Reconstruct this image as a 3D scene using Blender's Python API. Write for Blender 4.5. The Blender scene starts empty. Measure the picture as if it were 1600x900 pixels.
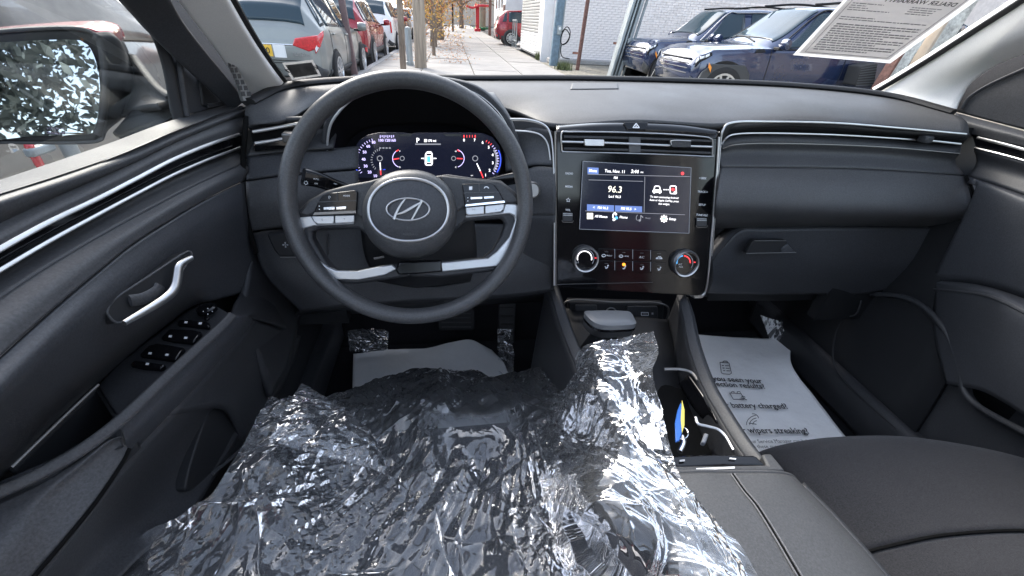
import bpy, bmesh, math, random
import numpy as np
from mathutils import Vector, Matrix, noise
R = math.radians
random.seed(7); np.random.seed(7)
SC = bpy.context.scene
COL = SC.collection

# ------------------------------------------------------------------ camera
FPX = 650.0                       # focal length in photo pixels (1600 wide)
_v = np.array([-95, 425, FPX]); _v = _v / np.linalg.norm(_v)          # car heading, in camera axes
_a = .061
_u = np.array([_a, 1, (95 * _a - 425) / FPX]); _u = _u - _u.dot(_v) * _v; _u = _u / np.linalg.norm(_u)
_r = np.cross(_v, _u); _r = _r if _r[0] > 0 else -_r
EYE = Vector((-.34, 0, 1.25))
cam_d = bpy.data.cameras.new('camera'); cam = bpy.data.objects.new('camera', cam_d); COL.objects.link(cam)
cam_d.sensor_width = 36; cam_d.lens = 36 * FPX / 1600; cam_d.clip_start = .02; cam_d.clip_end = 2000
cam.matrix_world = Matrix(((_r[0], _r[1], -_r[2], EYE.x), (_v[0], _v[1], -_v[2], EYE.y), (_u[0], _u[1], -_u[2], EYE.z), (0, 0, 0, 1)))
SC.camera = cam

# ------------------------------------------------------------------ light
SUN_EL, SUN_AZ = 40, 332          # soft hazy autumn afternoon, veiled sun ahead and to the left
w = bpy.data.worlds.new('World'); SC.world = w; w.use_nodes = True
nt = w.node_tree; bg = nt.nodes['Background']
sky = nt.nodes.new('ShaderNodeTexSky'); sky.sky_type = 'NISHITA'; sky.sun_disc = False
sky.sun_elevation = R(SUN_EL); sky.sun_rotation = R(SUN_AZ); sky.air_density = 1.0; sky.dust_density = 2.5; sky.ozone_density = .6
hz_ = nt.nodes.new('ShaderNodeHueSaturation'); hz_.inputs['Saturation'].default_value = .66   # thin high cloud greys the blue
nt.links.new(sky.outputs[0], hz_.inputs['Color']); nt.links.new(hz_.outputs[0], bg.inputs[0]); bg.inputs[1].default_value = .15
sd = bpy.data.lights.new('sun', 'SUN'); sd.energy = .62; sd.angle = R(18); sd.color = (1, .95, .89)
sun = bpy.data.objects.new('sun', sd); COL.objects.link(sun)
_az, _el = R(SUN_AZ), R(SUN_EL)
_sdir = Vector((math.sin(_az) * math.cos(_el), math.cos(_az) * math.cos(_el), math.sin(_el)))
sun.rotation_euler = (-_sdir).to_track_quat('-Z', 'Y').to_euler()
SC.view_settings.view_transform = 'Standard'; SC.view_settings.look = 'None'
SC.view_settings.exposure = 2.3; SC.view_settings.gamma = 1
SC.cycles.max_bounces = 8; SC.cycles.transparent_max_bounces = 24
SC.cycles.use_denoising = True

# ------------------------------------------------------------------ geometry helpers
def ray(x, y):
    c = np.array([x - 800, 450 - y, FPX]); return Vector((c @ _r, c @ _v, c @ _u))
def at(x, y, X=None, Y=None, Z=None):
    """The point of the place that shows at photo position x, y, on the plane X, Y or Z (metres)."""
    d = ray(x, y)
    t = (X - EYE.x) / d.x if X is not None else (Y - EYE.y) / d.y if Y is not None else (Z - EYE.z) / d.z
    return EYE + d * t
class Plane:
    def __init__(s, o, n, right=None):
        s.o = Vector(o); s.n = Vector(n).normalized()
        if s.n.dot(EYE - s.o) < 0: s.n = -s.n
        r = Vector(right) if right is not None else Vector((1, 0, 0))
        s.r = (r - s.n * r.dot(s.n)).normalized(); s.u = s.n.cross(s.r)
        if s.u.z < 0 and abs(s.u.z) > .05: s.u = -s.u
    def at(s, x, y, off=0.0):
        d = ray(x, y); o = s.o + s.n * off
        return EYE + d * ((o - EYE).dot(s.n) / d.dot(s.n))
    def loc(s, a, b, off=0.0): return s.o + s.r * a + s.u * b + s.n * off
    def ab(s, x, y, off=0.0):
        q = s.at(x, y, off) - s.o; return q.dot(s.r), q.dot(s.u)
def cr(P, n, closed=False):
    """n points of a Catmull-Rom curve through P, evenly by parameter."""
    P = [Vector(p) for p in P]; m = len(P); out = []
    if m == 2 and not closed: return [P[0].lerp(P[1], i / (n - 1)) for i in range(n)]
    seg = m if closed else m - 1
    for i in range(n):
        t = i / (n if closed else n - 1) * seg; k = min(int(t), seg - 1); f = t - k
        g = (lambda j: P[j % m]) if closed else (lambda j: P[j] if 0 <= j < m else (P[0] * 2 - P[1] if j < 0 else P[-1] * 2 - P[-2]))
        a, b, c, d = g(k - 1), g(k), g(k + 1), g(k + 2)
        out.append(.5 * ((2 * b) + (c - a) * f + (2 * a - 5 * b + 4 * c - d) * f * f + (3 * b - a - 3 * c + d) * f ** 3))
    return out
def arclen(P, n):
    """P resampled to n points evenly by length."""
    L = [0]
    for a, b in zip(P, P[1:]): L.append(L[-1] + (b - a).length)
    out = []; k = 0
    for i in range(n):
        t = L[-1] * i / (n - 1)
        while k < len(P) - 2 and L[k + 1] < t: k += 1
        f = (t - L[k]) / max(L[k + 1] - L[k], 1e-9); out.append(P[k].lerp(P[k + 1], min(max(f, 0), 1)))
    return out
def link(o, parent=None):
    COL.objects.link(o)
    if parent is not None:
        o.parent = parent; o.matrix_parent_inverse = parent.matrix_basis.inverted()
    return o
def mesh(name, V, F, m, parent=None, smooth=True, sharp=40):
    me = bpy.data.meshes.new(name); me.from_pydata([tuple(v) for v in V], [], F); me.update()
    if m is not None:
        for q in (m if isinstance(m, (list, tuple)) else [m]): me.materials.append(q)
    if smooth:
        me.polygons.foreach_set('use_smooth', [True] * len(me.polygons))
        if sharp: me.set_sharp_from_angle(angle=R(sharp))
    return link(bpy.data.objects.new(name, me), parent)
def bev(o, w, seg=2):
    b = o.modifiers.new('bevel', 'BEVEL'); b.width = w; b.segments = seg; b.limit_method = 'ANGLE'; b.angle_limit = R(35); b.use_clamp_overlap = True
    return o
def fix_normals(o):
    bm = bmesh.new(); bm.from_mesh(o.data); bmesh.ops.recalc_face_normals(bm, faces=bm.faces); bm.to_mesh(o.data); bm.free(); return o
def grid_faces(nu, nv, wrap=False):
    F = []
    for j in range(nv - 1):
        for i in range(nu if wrap else nu - 1):
            k = (i + 1) % nu; F.append((j * nu + i, j * nu + k, (j + 1) * nu + k, (j + 1) * nu + i))
    return F
def patch(name, rows, m, parent=None, nu=48, nv=None, thick=.006, lin=False, even=False):
    """A smooth panel through rows of points, thickened away from the viewer's side."""
    n = len(rows); nv = nv or (2 if n == 2 else (n - 1) * 8 + 1)
    rr = [cr(r, nu) for r in rows]
    if even: rr = [arclen(r, nu) for r in rr]
    cols = []
    for i in range(nu):
        c = [r[i] for r in rr]
        if lin:
            o = []
            for j in range(nv):
                t = j / (nv - 1) * (n - 1); k = min(int(t), n - 2); o.append(c[k].lerp(c[k + 1], t - k))
            cols.append(o)
        else: cols.append(cr(c, nv))
    V = [cols[i][j] for j in range(nv) for i in range(nu)]
    F = grid_faces(nu, nv)
    s = 0; 
    for f in F[::max(1, len(F) // 60)]:
        a, b, c = V[f[0]], V[f[1]], V[f[2]]; q = (b - a).cross(c - a)
        s += 1 if q.dot(EYE - a) > 0 else -1
    if s < 0: F = [f[::-1] for f in F]
    o = mesh(name, V, F, m, parent)
    if thick:
        k = o.modifiers.new('thick', 'SOLIDIFY'); k.thickness = thick; k.offset = -1
    return o
def sweep(name, path, prof, m, parent=None, hint=None, n=None, closed=False, taper=None, caps=True, smooth=True):
    """A profile (list of across, out pairs) carried along a path; 'out' points to the hint (default: the viewer)."""
    P = cr(path, n or max(2, (len(path) - 1) * 10 + 1), closed)
    V = []; N = len(P)
    for i, p in enumerate(P):
        if closed: t = P[(i + 1) % N] - P[i - 1]
        else: t = P[min(i + 1, N - 1)] - P[max(i - 1, 0)]
        t.normalize()
        h = Vector(hint) if hint is not None else (EYE - p)
        o = (h - t * h.dot(t)).normalized(); s = t.cross(o)
        k = taper(i / (N - 1)) if taper else 1
        for (a, b) in prof: V.append(p + s * a * k + o * b * k)
    q = len(prof); F = grid_faces(q, N, True)
    if closed:
        F += [((N - 1) * q + i, (N - 1) * q + (i + 1) % q, (i + 1) % q, i) for i in range(q)]
    elif caps: F += [tuple(range(q))[::-1], tuple(range((N - 1) * q, N * q))]
    return fix_normals(mesh(name, V, F, m, parent, smooth))
def oval(a, b, n=12): return [(a * math.cos(2 * math.pi * i / n), b * math.sin(2 * math.pi * i / n)) for i in range(n)]
def rrect(a, b, r=None, n=3):
    r = r if r is not None else min(a, b) * .5; out = []
    for cx, cy, s in ((a - r, b - r, 0), (-a + r, b - r, 90), (-a + r, -b + r, 180), (a - r, -b + r, 270)):
        for k in range(n + 1):
            t = R(s + 90 * k / n); out.append((cx + r * math.cos(t), cy + r * math.sin(t)))
    return out
def prism(name, loop, depth, m, parent=None, bevel=0, sharp=30, seg=2):
    """A solid with the outline loop (3-D points) as its face and depth (vector) as its thickness."""
    loop = [Vector(p) for p in loop]; n = len(loop); d = Vector(depth)
    V = loop + [p + d for p in loop]
    F = [tuple(range(n)), tuple(range(2 * n - 1, n - 1, -1))] + [(i, i + n, (i + 1) % n + n, (i + 1) % n) for i in range(n)]
    o = fix_normals(mesh(name, V, F, m, parent, True, sharp))
    return bev(o, bevel, seg) if bevel else o
def box(name, c, s, m, parent=None, bevel=0, rot=None):
    V = []; M = rot if rot is not None else Matrix.Identity(3)
    for x in (-.5, .5):
        for y in (-.5, .5):
            for z in (-.5, .5): V.append(Vector(c) + M @ Vector((x * s[0], y * s[1], z * s[2])))
    o = mesh(name, V, [(0, 1, 3, 2), (4, 6, 7, 5), (0, 4, 5, 1), (2, 3, 7, 6), (0, 2, 6, 4), (1, 5, 7, 3)], m, parent, True, 30)
    return bev(o, bevel) if bevel else o
def tube(name, path, r, m, parent=None, n=10, k=None, closed=False, taper=None):
    return sweep(name, path, oval(r, r, n), m, parent, hint=(.13, .31, .94) if not closed else None, n=k, closed=closed, taper=taper)
def lathe(name, prof, m, parent=None, n=40, M=None, sharp=35):
    """prof: (radius, height) pairs, turned about local z, placed by matrix M."""
    M = M or Matrix.Identity(4); V = []
    for (r, z) in prof:
        for i in range(n):
            t = 2 * math.pi * i / n; V.append(M @ Vector((r * math.cos(t), r * math.sin(t), z)))
    F = grid_faces(n, len(prof), True)
    if prof[0][0] > 1e-6: F.append(tuple(range(n))[::-1])
    if prof[-1][0] > 1e-6: F.append(tuple(range((len(prof) - 1) * n, len(prof) * n)))
    return fix_normals(mesh(name, V, F, m, parent, True, sharp))
def frame(o, r, u, n):
    r, u, n = Vector(r), Vector(u), Vector(n)
    return Matrix(((r.x, u.x, n.x, o[0]), (r.y, u.y, n.y, o[1]), (r.z, u.z, n.z, o[2]), (0, 0, 0, 1)))
def thing(name, label, cat, loc=(0, 0, 0), group=None):
    o = bpy.data.objects.new(name, None); COL.objects.link(o); o.location = loc; o.empty_display_size = .05
    bpy_update(o); return tag(o, label, cat, group)
def bpy_update(o): o.matrix_basis = Matrix.Translation(o.location)
def tag(o, label, cat=None, group=None, kind=None):
    if label: o['label'] = label
    if cat: o['category'] = cat
    if group: o['group'] = group
    if kind: o['kind'] = kind
    return o
def struct(o, label=None):
    o['kind'] = 'structure'
    if label: o['label'] = label
    return o
def txt(body, pl, x, y, h, m, parent, name='lettering', align='CENTER', dx=(10, 0), off=.0008, mirror=False, stretch=1.0, bold=0.0, mirrorx=None):
    """Lettering on plane pl, centred at photo position x, y with cap height h photo pixels, reading along dx."""
    c = bpy.data.curves.new(name, 'FONT'); c.body = body; c.align_x = align; c.align_y = 'CENTER'
    off += getattr(pl, 'bo', 0); p = pl.at(x, y, off); r = (pl.at(x + dx[0], y + dx[1], off) - p).normalized(); u = pl.n.cross(r)
    k = math.hypot(*dx); hp = (pl.at(x - dx[1] / k * -h, y - dx[0] / k * h, off) - p).length
    c.size = hp / .70; c.resolution_u = 2; c.offset = bold * c.size
    c.materials.append(m)
    o = as_mesh(name, c)
    if mirror: r = -r
    link(o, parent)
    M = frame(p, r * stretch, u, pl.n)
    o.matrix_basis = (M if parent is None else M)
    return o
def as_mesh(name, c):
    t = bpy.data.objects.new('text', c); me = bpy.data.meshes.new_from_object(t); bpy.data.objects.remove(t); bpy.data.curves.remove(c)
    return bpy.data.objects.new(name, me)
def copy_tree(o, parent=None):
    c = o.copy(); COL.objects.link(c)
    if parent is not None: c.parent = parent
    for ch in o.children: copy_tree(ch, c)
    return c
# ------------------------------------------------------------------ materials
def node(nt, t, **k):
    n = nt.nodes.new(t)
    for a, b in k.items():
        if a == 'ins':
            for i, v in b.items(): n.inputs[i].default_value = v
        else: setattr(n, a, b)
    return n
def mat(name, col, rough=.5, metal=0, spec=.5, coat=0, bump=None, var=None, emit=None, sheen=0, ani=None, vscale=(1, 1, 1), big=None, rvar=None):
    """bump=(scale, strength, distance); var=(scale, amount) mottles the colour; big = second (scale, amount)."""
    m = bpy.data.materials.new(name); m.use_nodes = True; nt = m.node_tree; b = nt.nodes['Principled BSDF']
    b.inputs['Base Color'].default_value = (*col, 1); b.inputs['Roughness'].default_value = rough; b.inputs['Metallic'].default_value = metal
    b.inputs['Specular IOR Level'].default_value = spec; b.inputs['Coat Weight'].default_value = coat; b.inputs['Coat Roughness'].default_value = .04
    if sheen: b.inputs['Sheen Weight'].default_value = sheen; b.inputs['Sheen Roughness'].default_value = .4
    if emit: b.inputs['Emission Color'].default_value = (*emit[0], 1); b.inputs['Emission Strength'].default_value = emit[1]
    tc = node(nt, 'ShaderNodeTexCoord'); src = tc.outputs['Object']
    if vscale != (1, 1, 1):
        mp = node(nt, 'ShaderNodeMapping'); mp.inputs['Scale'].default_value = vscale; nt.links.new(src, mp.inputs[0]); src = mp.outputs[0]
    c = None
    for q in (var, big):
        if not q: continue
        n = node(nt, 'ShaderNodeTexNoise', ins={'Scale': q[0], 'Detail': 5.0, 'Roughness': .6}); nt.links.new(src, n.inputs['Vector'])
        r = node(nt, 'ShaderNodeMapRange', ins={'From Min': .3, 'From Max': .7, 'To Min': 1 - q[1], 'To Max': 1 + q[1]}); nt.links.new(n.outputs[0], r.inputs[0])
        h = node(nt, 'ShaderNodeMix', data_type='RGBA', blend_type='MULTIPLY'); h.inputs[0].default_value = 1
        if c is None: h.inputs[6].default_value = (*col, 1)
        else: nt.links.new(c, h.inputs[6])
        nt.links.new(r.outputs[0], h.inputs[7]); c = h.outputs[2]
    if c is not None: nt.links.new(c, b.inputs['Base Color'])
    if rvar:
        n = node(nt, 'ShaderNodeTexNoise', ins={'Scale': rvar[0], 'Detail': 4.0}); nt.links.new(src, n.inputs['Vector'])
        r = node(nt, 'ShaderNodeMapRange', ins={'From Min': .3, 'From Max': .7, 'To Min': rough - rvar[1], 'To Max': rough + rvar[1]}); nt.links.new(n.outputs[0], r.inputs[0])
        nt.links.new(r.outputs[0], b.inputs['Roughness'])
    if bump:
        n = node(nt, 'ShaderNodeTexNoise', ins={'Scale': bump[0], 'Detail': 3.0, 'Roughness': .55}); nt.links.new(src, n.inputs['Vector'])
        k = node(nt, 'ShaderNodeBump', ins={'Strength': bump[1], 'Distance': bump[2]}); nt.links.new(n.outputs[0], k.inputs['Height']); nt.links.new(k.outputs[0], b.inputs['Normal'])
    return m
M = {}
M['pad'] = mat('soft_grey_pad', (.056, .0565, .059), .54, spec=.36, bump=(700, .35, .0006), var=(430, .30), big=(6, .06), rvar=(9, .06))
M['pad_dark'] = mat('soft_dark_pad', (.040, .042, .047), .50, spec=.4, bump=(700, .35, .0006), var=(430, .34), big=(6, .08))
M['pad_mid'] = mat('soft_mid_pad', (.048, .049, .052), .52, spec=.36, bump=(700, .3, .0006), var=(430, .30), big=(5, .07))
M['plastic'] = mat('hard_black_plastic', (.030, .031, .034), .50, spec=.4, bump=(900, .3, .0005), var=(430, .34), big=(8, .1))
M['plastic_deep'] = mat('deep_black_plastic', (.015, .0155, .017), .55, spec=.3, bump=(900, .2, .0005))
M['gloss'] = mat('gloss_black', (.005, .005, .006), .09, spec=.36, rvar=(30, .03))
M['gap'] = mat('black_gap', (.004, .004, .004), .8, spec=.1)
M['satin'] = mat('satin_silver', (.50, .50, .50), .36, metal=1, rvar=(40, .05))
M['silver'] = mat('silver_paint', (.52, .53, .54), .34, metal=.6, rvar=(30, .05))
M['hood'] = mat('hood_black', (.005, .005, .0055), .8, spec=.08)
M['chrome'] = mat('chrome', (.82, .83, .84), .10, metal=1)
M['dim_metal'] = mat('smoked_metal', (.22, .21, .20), .35, metal=.8)
M['leather'] = mat('wheel_leather', (.055, .056, .058), .42, spec=.45, bump=(1100, .35, .0005), var=(430, .34), big=(12, .08))
M['armrest'] = mat('armrest_leather', (.056, .057, .059), .50, spec=.4, bump=(800, .45, .0008), var=(430, .22), big=(7, .06))
M['fabric'] = mat('seat_fabric', (.027, .027, .030), .85, spec=.2, bump=(1400, .8, .0008), var=(480, .42), big=(5, .1), sheen=.15)
M['carpet'] = mat('carpet', (.012, .012, .014), .95, spec=.1, bump=(900, 1, .002), var=(700, .5))
M['pillar'] = mat('pillar_cloth_grey', (.68, .67, .65), .75, spec=.25, bump=(1300, .4, .0006), var=(1200, .12), big=(8, .03))
M['rubber'] = mat('black_rubber', (.012, .012, .013), .6, spec=.3)
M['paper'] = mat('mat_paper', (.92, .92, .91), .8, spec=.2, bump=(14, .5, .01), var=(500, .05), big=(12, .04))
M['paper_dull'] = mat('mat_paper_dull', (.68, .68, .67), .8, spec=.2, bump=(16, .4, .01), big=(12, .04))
M['paper_grey'] = mat('notice_paper', (.50, .49, .48), .8, spec=.2, var=(300, .04))
M['paper_white'] = mat('white_border', (.80, .80, .80), .6)
M['ink'] = mat('black_ink', (.03, .03, .035), .7)
M['ink_soft'] = mat('grey_ink', (.20, .20, .21), .7)
M['print_white'] = mat('white_print', (.75, .76, .78), .5)
M['print_grey'] = mat('grey_print', (.30, .31, .33), .5)
M['print_dark'] = mat('dark_print', (.065, .067, .07), .5)
M['stitch'] = mat('grey_stitching', (.13, .13, .135), .7, bump=(600, .5, .001))
def em(name, c, s): return mat(name, (.01, .01, .01), .3, emit=(c, s * .56))
M['screen'] = mat('lcd_screen', (.005, .005, .008), .12, spec=.5, emit=((.002, .0025, .0055), 1))
M['lit_white'] = em('lit_white', (.95, .95, 1), .85)
M['lit_lilac'] = em('lit_lilac', (.62, .55, 1), .75)
M['lit_blue'] = em('lit_blue', (.05, .10, 1), .8)
M['lit_red'] = em('lit_red', (1, .05, .06), .75)
M['lit_orange'] = em('lit_orange', (1, .33, .03), .9)
M['lit_bar'] = em('lit_bar_blue', (.09, .15, .38), .75)
M['lit_cyan'] = em('lit_cyan', (.10, .45, .95), .7)
M['lit_grey'] = em('lit_grey', (.25, .26, .30), .5)
M['lit_cream'] = em('lit_cream', (1, .95, .80), .85)
def film(name, base, k, rough, haze, tint=(.94, .96, .98)):
    m = bpy.data.materials.new(name); m.use_nodes = True; nt = m.node_tree; out = nt.nodes['Material Output']; nt.nodes.remove(nt.nodes['Principled BSDF'])
    tr = node(nt, 'ShaderNodeBsdfTransparent'); tr.inputs[0].default_value = (*tint, 1)
    gl = node(nt, 'ShaderNodeBsdfGlossy'); gl.inputs['Roughness'].default_value = rough; gl.inputs[0].default_value = (1, 1, 1, 1)
    fr = node(nt, 'ShaderNodeFresnel', ins={'IOR': 1.5}); mm = node(nt, 'ShaderNodeMath', operation='MULTIPLY_ADD', use_clamp=True); mm.inputs[1].default_value = k; mm.inputs[2].default_value = base
    nt.links.new(fr.outputs[0], mm.inputs[0])
    mx = node(nt, 'ShaderNodeMixShader'); nt.links.new(mm.outputs[0], mx.inputs[0]); nt.links.new(tr.outputs[0], mx.inputs[1]); nt.links.new(gl.outputs[0], mx.inputs[2])
    last = mx
    if haze:
        df = node(nt, 'ShaderNodeBsdfDiffuse'); df.inputs[0].default_value = (.85, .88, .92, 1)
        m2 = node(nt, 'ShaderNodeMixShader'); m2.inputs[0].default_value = haze; nt.links.new(last.outputs[0], m2.inputs[1]); nt.links.new(df.outputs[0], m2.inputs[2]); last = m2
    nt.links.new(last.outputs[0], out.inputs[0]); return m
M['film'] = film('clear_plastic_film', .0, 1.8, .05, .05)
M['window'] = film('window_glass', .0, .14, .0, 0, (.96, .98, .97))
def thin_paper(n, c):
    m = mat(n, c, .8, spec=.2, var=(300, .03)); nt = m.node_tree; b = nt.nodes['Principled BSDF']; out = nt.nodes['Material Output']
    t = node(nt, 'ShaderNodeBsdfTranslucent'); t.inputs[0].default_value = (*c, 1); mx = node(nt, 'ShaderNodeMixShader'); mx.inputs[0].default_value = .75
    nt.links.new(b.outputs[0], mx.inputs[1]); nt.links.new(t.outputs[0], mx.inputs[2]); nt.links.new(mx.outputs[0], out.inputs[0]); return m
M['paper_grey'] = thin_paper('notice_paper', (.52, .505, .50)); M['paper_edge'] = thin_paper('notice_margin', (.72, .72, .72))
M['mirror'] = mat('mirror_glass', (.42, .44, .46), .01, metal=1)
# outdoors
M['asphalt'] = mat('asphalt', (.055, .055, .057), .9, bump=(60, .5, .01), var=(40, .3), big=(1.2, .2))
M['concrete'] = mat('pavement_concrete', (.26, .245, .23), .9, bump=(45, .35, .008), var=(50, .10), big=(1.3, .16))
M['concrete_pale'] = mat('kerb_concrete', (.32, .31, .30), .9, bump=(45, .35, .008), var=(30, .14), big=(2, .15))
M['dirt'] = mat('packed_dirt', (.22, .20, .16), 1, bump=(30, .8, .03), var=(14, .4), big=(2, .3))
M['mortar'] = mat('whitewashed_mortar', (.66, .62, .61), .9, bump=(60, .5, .01), var=(8, .1))
M['brick'] = mat('whitewashed_brick', (.84, .785, .765), .85, bump=(50, .6, .01), var=(9, .10), big=(.9, .14))
M['brick_bare'] = mat('bare_red_brick', (.36, .17, .12), .9, bump=(50, .6, .01), var=(14, .3))
M['white_wall'] = mat('white_render', (.78, .77, .76), .85, var=(3, .06))
M['shutter'] = mat('shutter_grey', (.40, .40, .39), .6, metal=.2, var=(6, .12))
M['blue_steel'] = mat('blue_grey_paint', (.13, .19, .24), .55, var=(9, .25), bump=(40, .3, .004))
M['galv'] = mat('galvanised_steel', (.30, .33, .34), .5, metal=.3, var=(12, .3), vscale=(1, 1, .15), bump=(30, .3, .004))
M['rust'] = mat('rust_brown', (.15, .075, .06), .85, var=(18, .4), bump=(60, .5, .004))
M['rust_purple'] = mat('brown_painted_steel', (.155, .10, .10), .6, var=(20, .2))
M['wood'] = mat('weathered_wood', (.33, .27, .21), .9, var=(16, .35), vscale=(1, 1, .08), bump=(24, .9, .012))
M['bark'] = mat('bark', (.22, .17, .13), .95, var=(14, .35), vscale=(1, 1, .25), bump=(20, 1, .02))
M['leaf_y'] = mat('yellow_leaves', (.50, .29, .06), .7, var=(4, .4)); M['leaf_o'] = mat('orange_leaves', (.50, .20, .06), .7, var=(4, .4)); M['leaf_g'] = mat('olive_leaves', (.11, .13, .05), .7, var=(4, .4))
M['leaf_d'] = mat('dark_leaves', (.17, .20, .19), .7, var=(4, .4))
def paint(n, c, metal=.35, rough=.28, coat=.7): return mat(n, c, rough, metal=metal, coat=coat, var=(3, .05), rvar=(3, .04))
M['car_silver'] = paint('silver_green_paint', (.24, .25, .24), .3, .36, .5)
M['car_red'] = paint('red_paint', (.27, .012, .022)); M['car_white'] = paint('white_paint', (.75, .76, .77), 0)
M['car_blue'] = paint('navy_paint', (.020, .034, .085), .3, .16, 1); M['car_olive'] = paint('grey_brown_paint', (.20, .185, .165), .3)
M['car_glass'] = mat('car_glass', (.03, .05, .065), .04, spec=.32); M['car_trim'] = mat('grey_cladding', (.05, .052, .055), .6, bump=(80, .2, .003))
M['tyre'] = mat('tyre', (.02, .02, .021), .85); M['rim'] = mat('alloy', (.55, .56, .58), .3, metal=.8); M['tail'] = mat('tail_light', (.55, .02, .03), .12, coat=1, var=(30, .3))
M['lamp'] = mat('lamp_glass', (.7, .72, .74), .08, coat=1, var=(30, .2)); M['amber'] = mat('amber_reflector', (.85, .28, .02), .3)
M['plate'] = mat('yellow_plate', (.80, .48, .05), .5); M['red_post'] = mat('red_gloss_post', (.55, .02, .04), .4)
M['house_red'] = mat('house_brick', (.30, .13, .10), .9, var=(5, .25)); M['house_tan'] = mat('house_tan', (.45, .38, .31), .9, var=(5, .15)); M['house_dark'] = mat('house_window', (.05, .06, .07), .1)
M['green_paint'] = mat('green_paint', (.05, .22, .10), .6)
M['peel'] = mat('peeling_paint', (.50, .52, .51), .7, var=(22, .35), big=(6, .3), bump=(40, .6, .005)); M['blue_plastic'] = mat('blue_plastic', (.03, .14, .50), .3); M['yellow'] = mat('yellow_plastic', (.75, .62, .12), .5)

M['tan_reflect_glass'] = mat('car_glass_tan_reflection', (.22, .195, .17), .12, spec=.25, big=(2.5, .5))  # tan of mirrored surroundings is put into the glass colour
M['bracket_black'] = M['plastic']
M['vent_frame'] = mat('grey_vent_frame', (.20, .20, .195), .6)

M['sticker_panel'] = thin_paper('sticker_grey_panel', (.075, .077, .08))

M['knob'] = mat('gear_knob_grey', (.13, .135, .14), .34, spec=.5, rvar=(30, .05))
M['sticker_frame'] = thin_paper('sticker_frame', (.42, .42, .42))
M['housing'] = mat('mirror_housing_grey', (.055, .055, .056), .7, spec=.3, bump=(500, .3, .001))
# ------------------------------------------------------------------ setting: ground, road, pavement, lot
def sheet(name, x0, x1, y0, y1, z, m, parent=None, thick=.1):
    return box(name, ((x0 + x1) / 2, (y0 + y1) / 2, z - thick / 2), (x1 - x0, y1 - y0, thick), m, parent)
g = struct(mesh('ground', [(-900, -400, -.16), (900, -400, -.16), (900, 1500, -.16), (-900, 1500, -.16)], [(0, 1, 2, 3)], M['asphalt'], smooth=False), 'grey asphalt ground running out to the horizon')
struct(sheet('road', -9.5, -2.62, -40, 140, -.12, M['asphalt'], thick=.036), 'dark asphalt street beside the kerb where cars are parked')
kb = struct(bev(box('kerb', (-2.54, 45, -.08), (.15, 170, .17), M['concrete_pale']), .02), 'pale concrete kerb between street and pavement')
pv = struct(thing('pavement', None, None)); pv['label'] = 'broad pale concrete pavement of square slabs leading up the street'
sheet('pavement_bed', -2.46, 3.0, -40, 140, -.035, M['dirt'], pv, .06)
xs = [-2.455, -1.15, .22, 1.55, 2.86]
rng = random.Random(3)
for j in range(20):
    for i in range(4):
        y0 = 5.2 + j * 1.62
        dz = rng.uniform(-.006, .006)
        b = box('slab', ((xs[i] + xs[i + 1]) / 2, y0 + .81, -.02 + dz), (xs[i + 1] - xs[i] - .028, 1.592, .04), M['concrete'], pv)
        b.rotation_euler = (0, 0, 0)
far_v, far_f = [], []
for j in range(70):
    for i in range(4):
        y0 = (37.6 + (j - 20) * 1.62) if j >= 20 else 5.2 - (j + 1) * 1.62
        if j < 20 and y0 < -25: continue
        a, bb, k = xs[i] + .014, xs[i + 1] - .014, len(far_v)
        far_v += [(a, y0 + .014, 0), (bb, y0 + .014, 0), (bb, y0 + 1.606, 0), (a, y0 + 1.606, 0)]; far_f.append((k, k + 1, k + 2, k + 3))
tag(mesh('distant_slab', far_v, far_f, M['concrete'], pv, smooth=False), None, kind='stuff')
struct(sheet('parking_lot', 3.0, 40, -30, 17.4, -.03, M['dirt'], thick=.1), 'patchy dirt and gravel strip of the car lot by the brick wall')
# weeds along the pavement's right edge
def tuft(name, x, y, h, n, m, label, spread=.25):
    V, F = [], []; q = random.Random(int(x * 100) + int(y * 37))
    for _ in range(n):
        a = q.uniform(0, 6.28); s = q.uniform(0, spread); px, py = x + s * math.cos(a), y + s * math.sin(a)
        b = q.uniform(0, 6.28); l = h * q.uniform(.5, 1); wd = .012; t = q.uniform(0, .6)
        k = len(V); dx, dy = math.cos(b), math.sin(b)
        V += [(px - dy * wd, py + dx * wd, -.03), (px + dy * wd, py - dx * wd, -.03), (px + dx * l * t, py + dy * l * t, l - .03)]; F.append((k, k + 1, k + 2))
    return tag(mesh(name, V, F, m, smooth=False), label, 'weeds', None, 'stuff')
tuft('weed', 3.25, 14.9, .30, 260, M['leaf_g'], 'clump of green weeds at the foot of the blue-grey post', .3)
tuft('weed', 3.2, 11.8, .13, 240, M['leaf_g'], 'low weeds along the pavement edge nearest the dashboard', .5)
tuft('weed', 3.02, 18.4, .4, 120, M['leaf_g'], 'small weed growing at the white pilaster by the shutter', .15)

# ------------------------------------------------------------------ brick building with roller shutter
bd = thing('brick_building', 'white painted brick building with a grey roller shutter on the pavement side', 'building', (3.2, 17.6, 0))
FY = 17.5
box('wall', (13.5, FY + .35, 2.2), (20.2, .5, 4.8), M['mortar'], bd)
brick_me = None; nb = 0
xw0, xw1 = 3.46, 9.4
bl, bh = .235, .078
stuffV, stuffF = [], []
def addbox(V, F, c, s):
    k = len(V)
    for dx in (-.5, .5):
        for dy in (-.5, .5):
            for dz in (-.5, .5): V.append((c[0] + dx * s[0], c[1] + dy * s[1], c[2] + dz * s[2]))
    F += [tuple(k + i for i in f) for f in ((0, 1, 3, 2), (4, 6, 7, 5), (0, 4, 5, 1), (2, 3, 7, 6), (0, 2, 6, 4), (1, 5, 7, 3))]
proto = box('brick', (0, 0, 0), (bl - .012, .03, bh - .012), M['brick'], bd); proto2 = None
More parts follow.
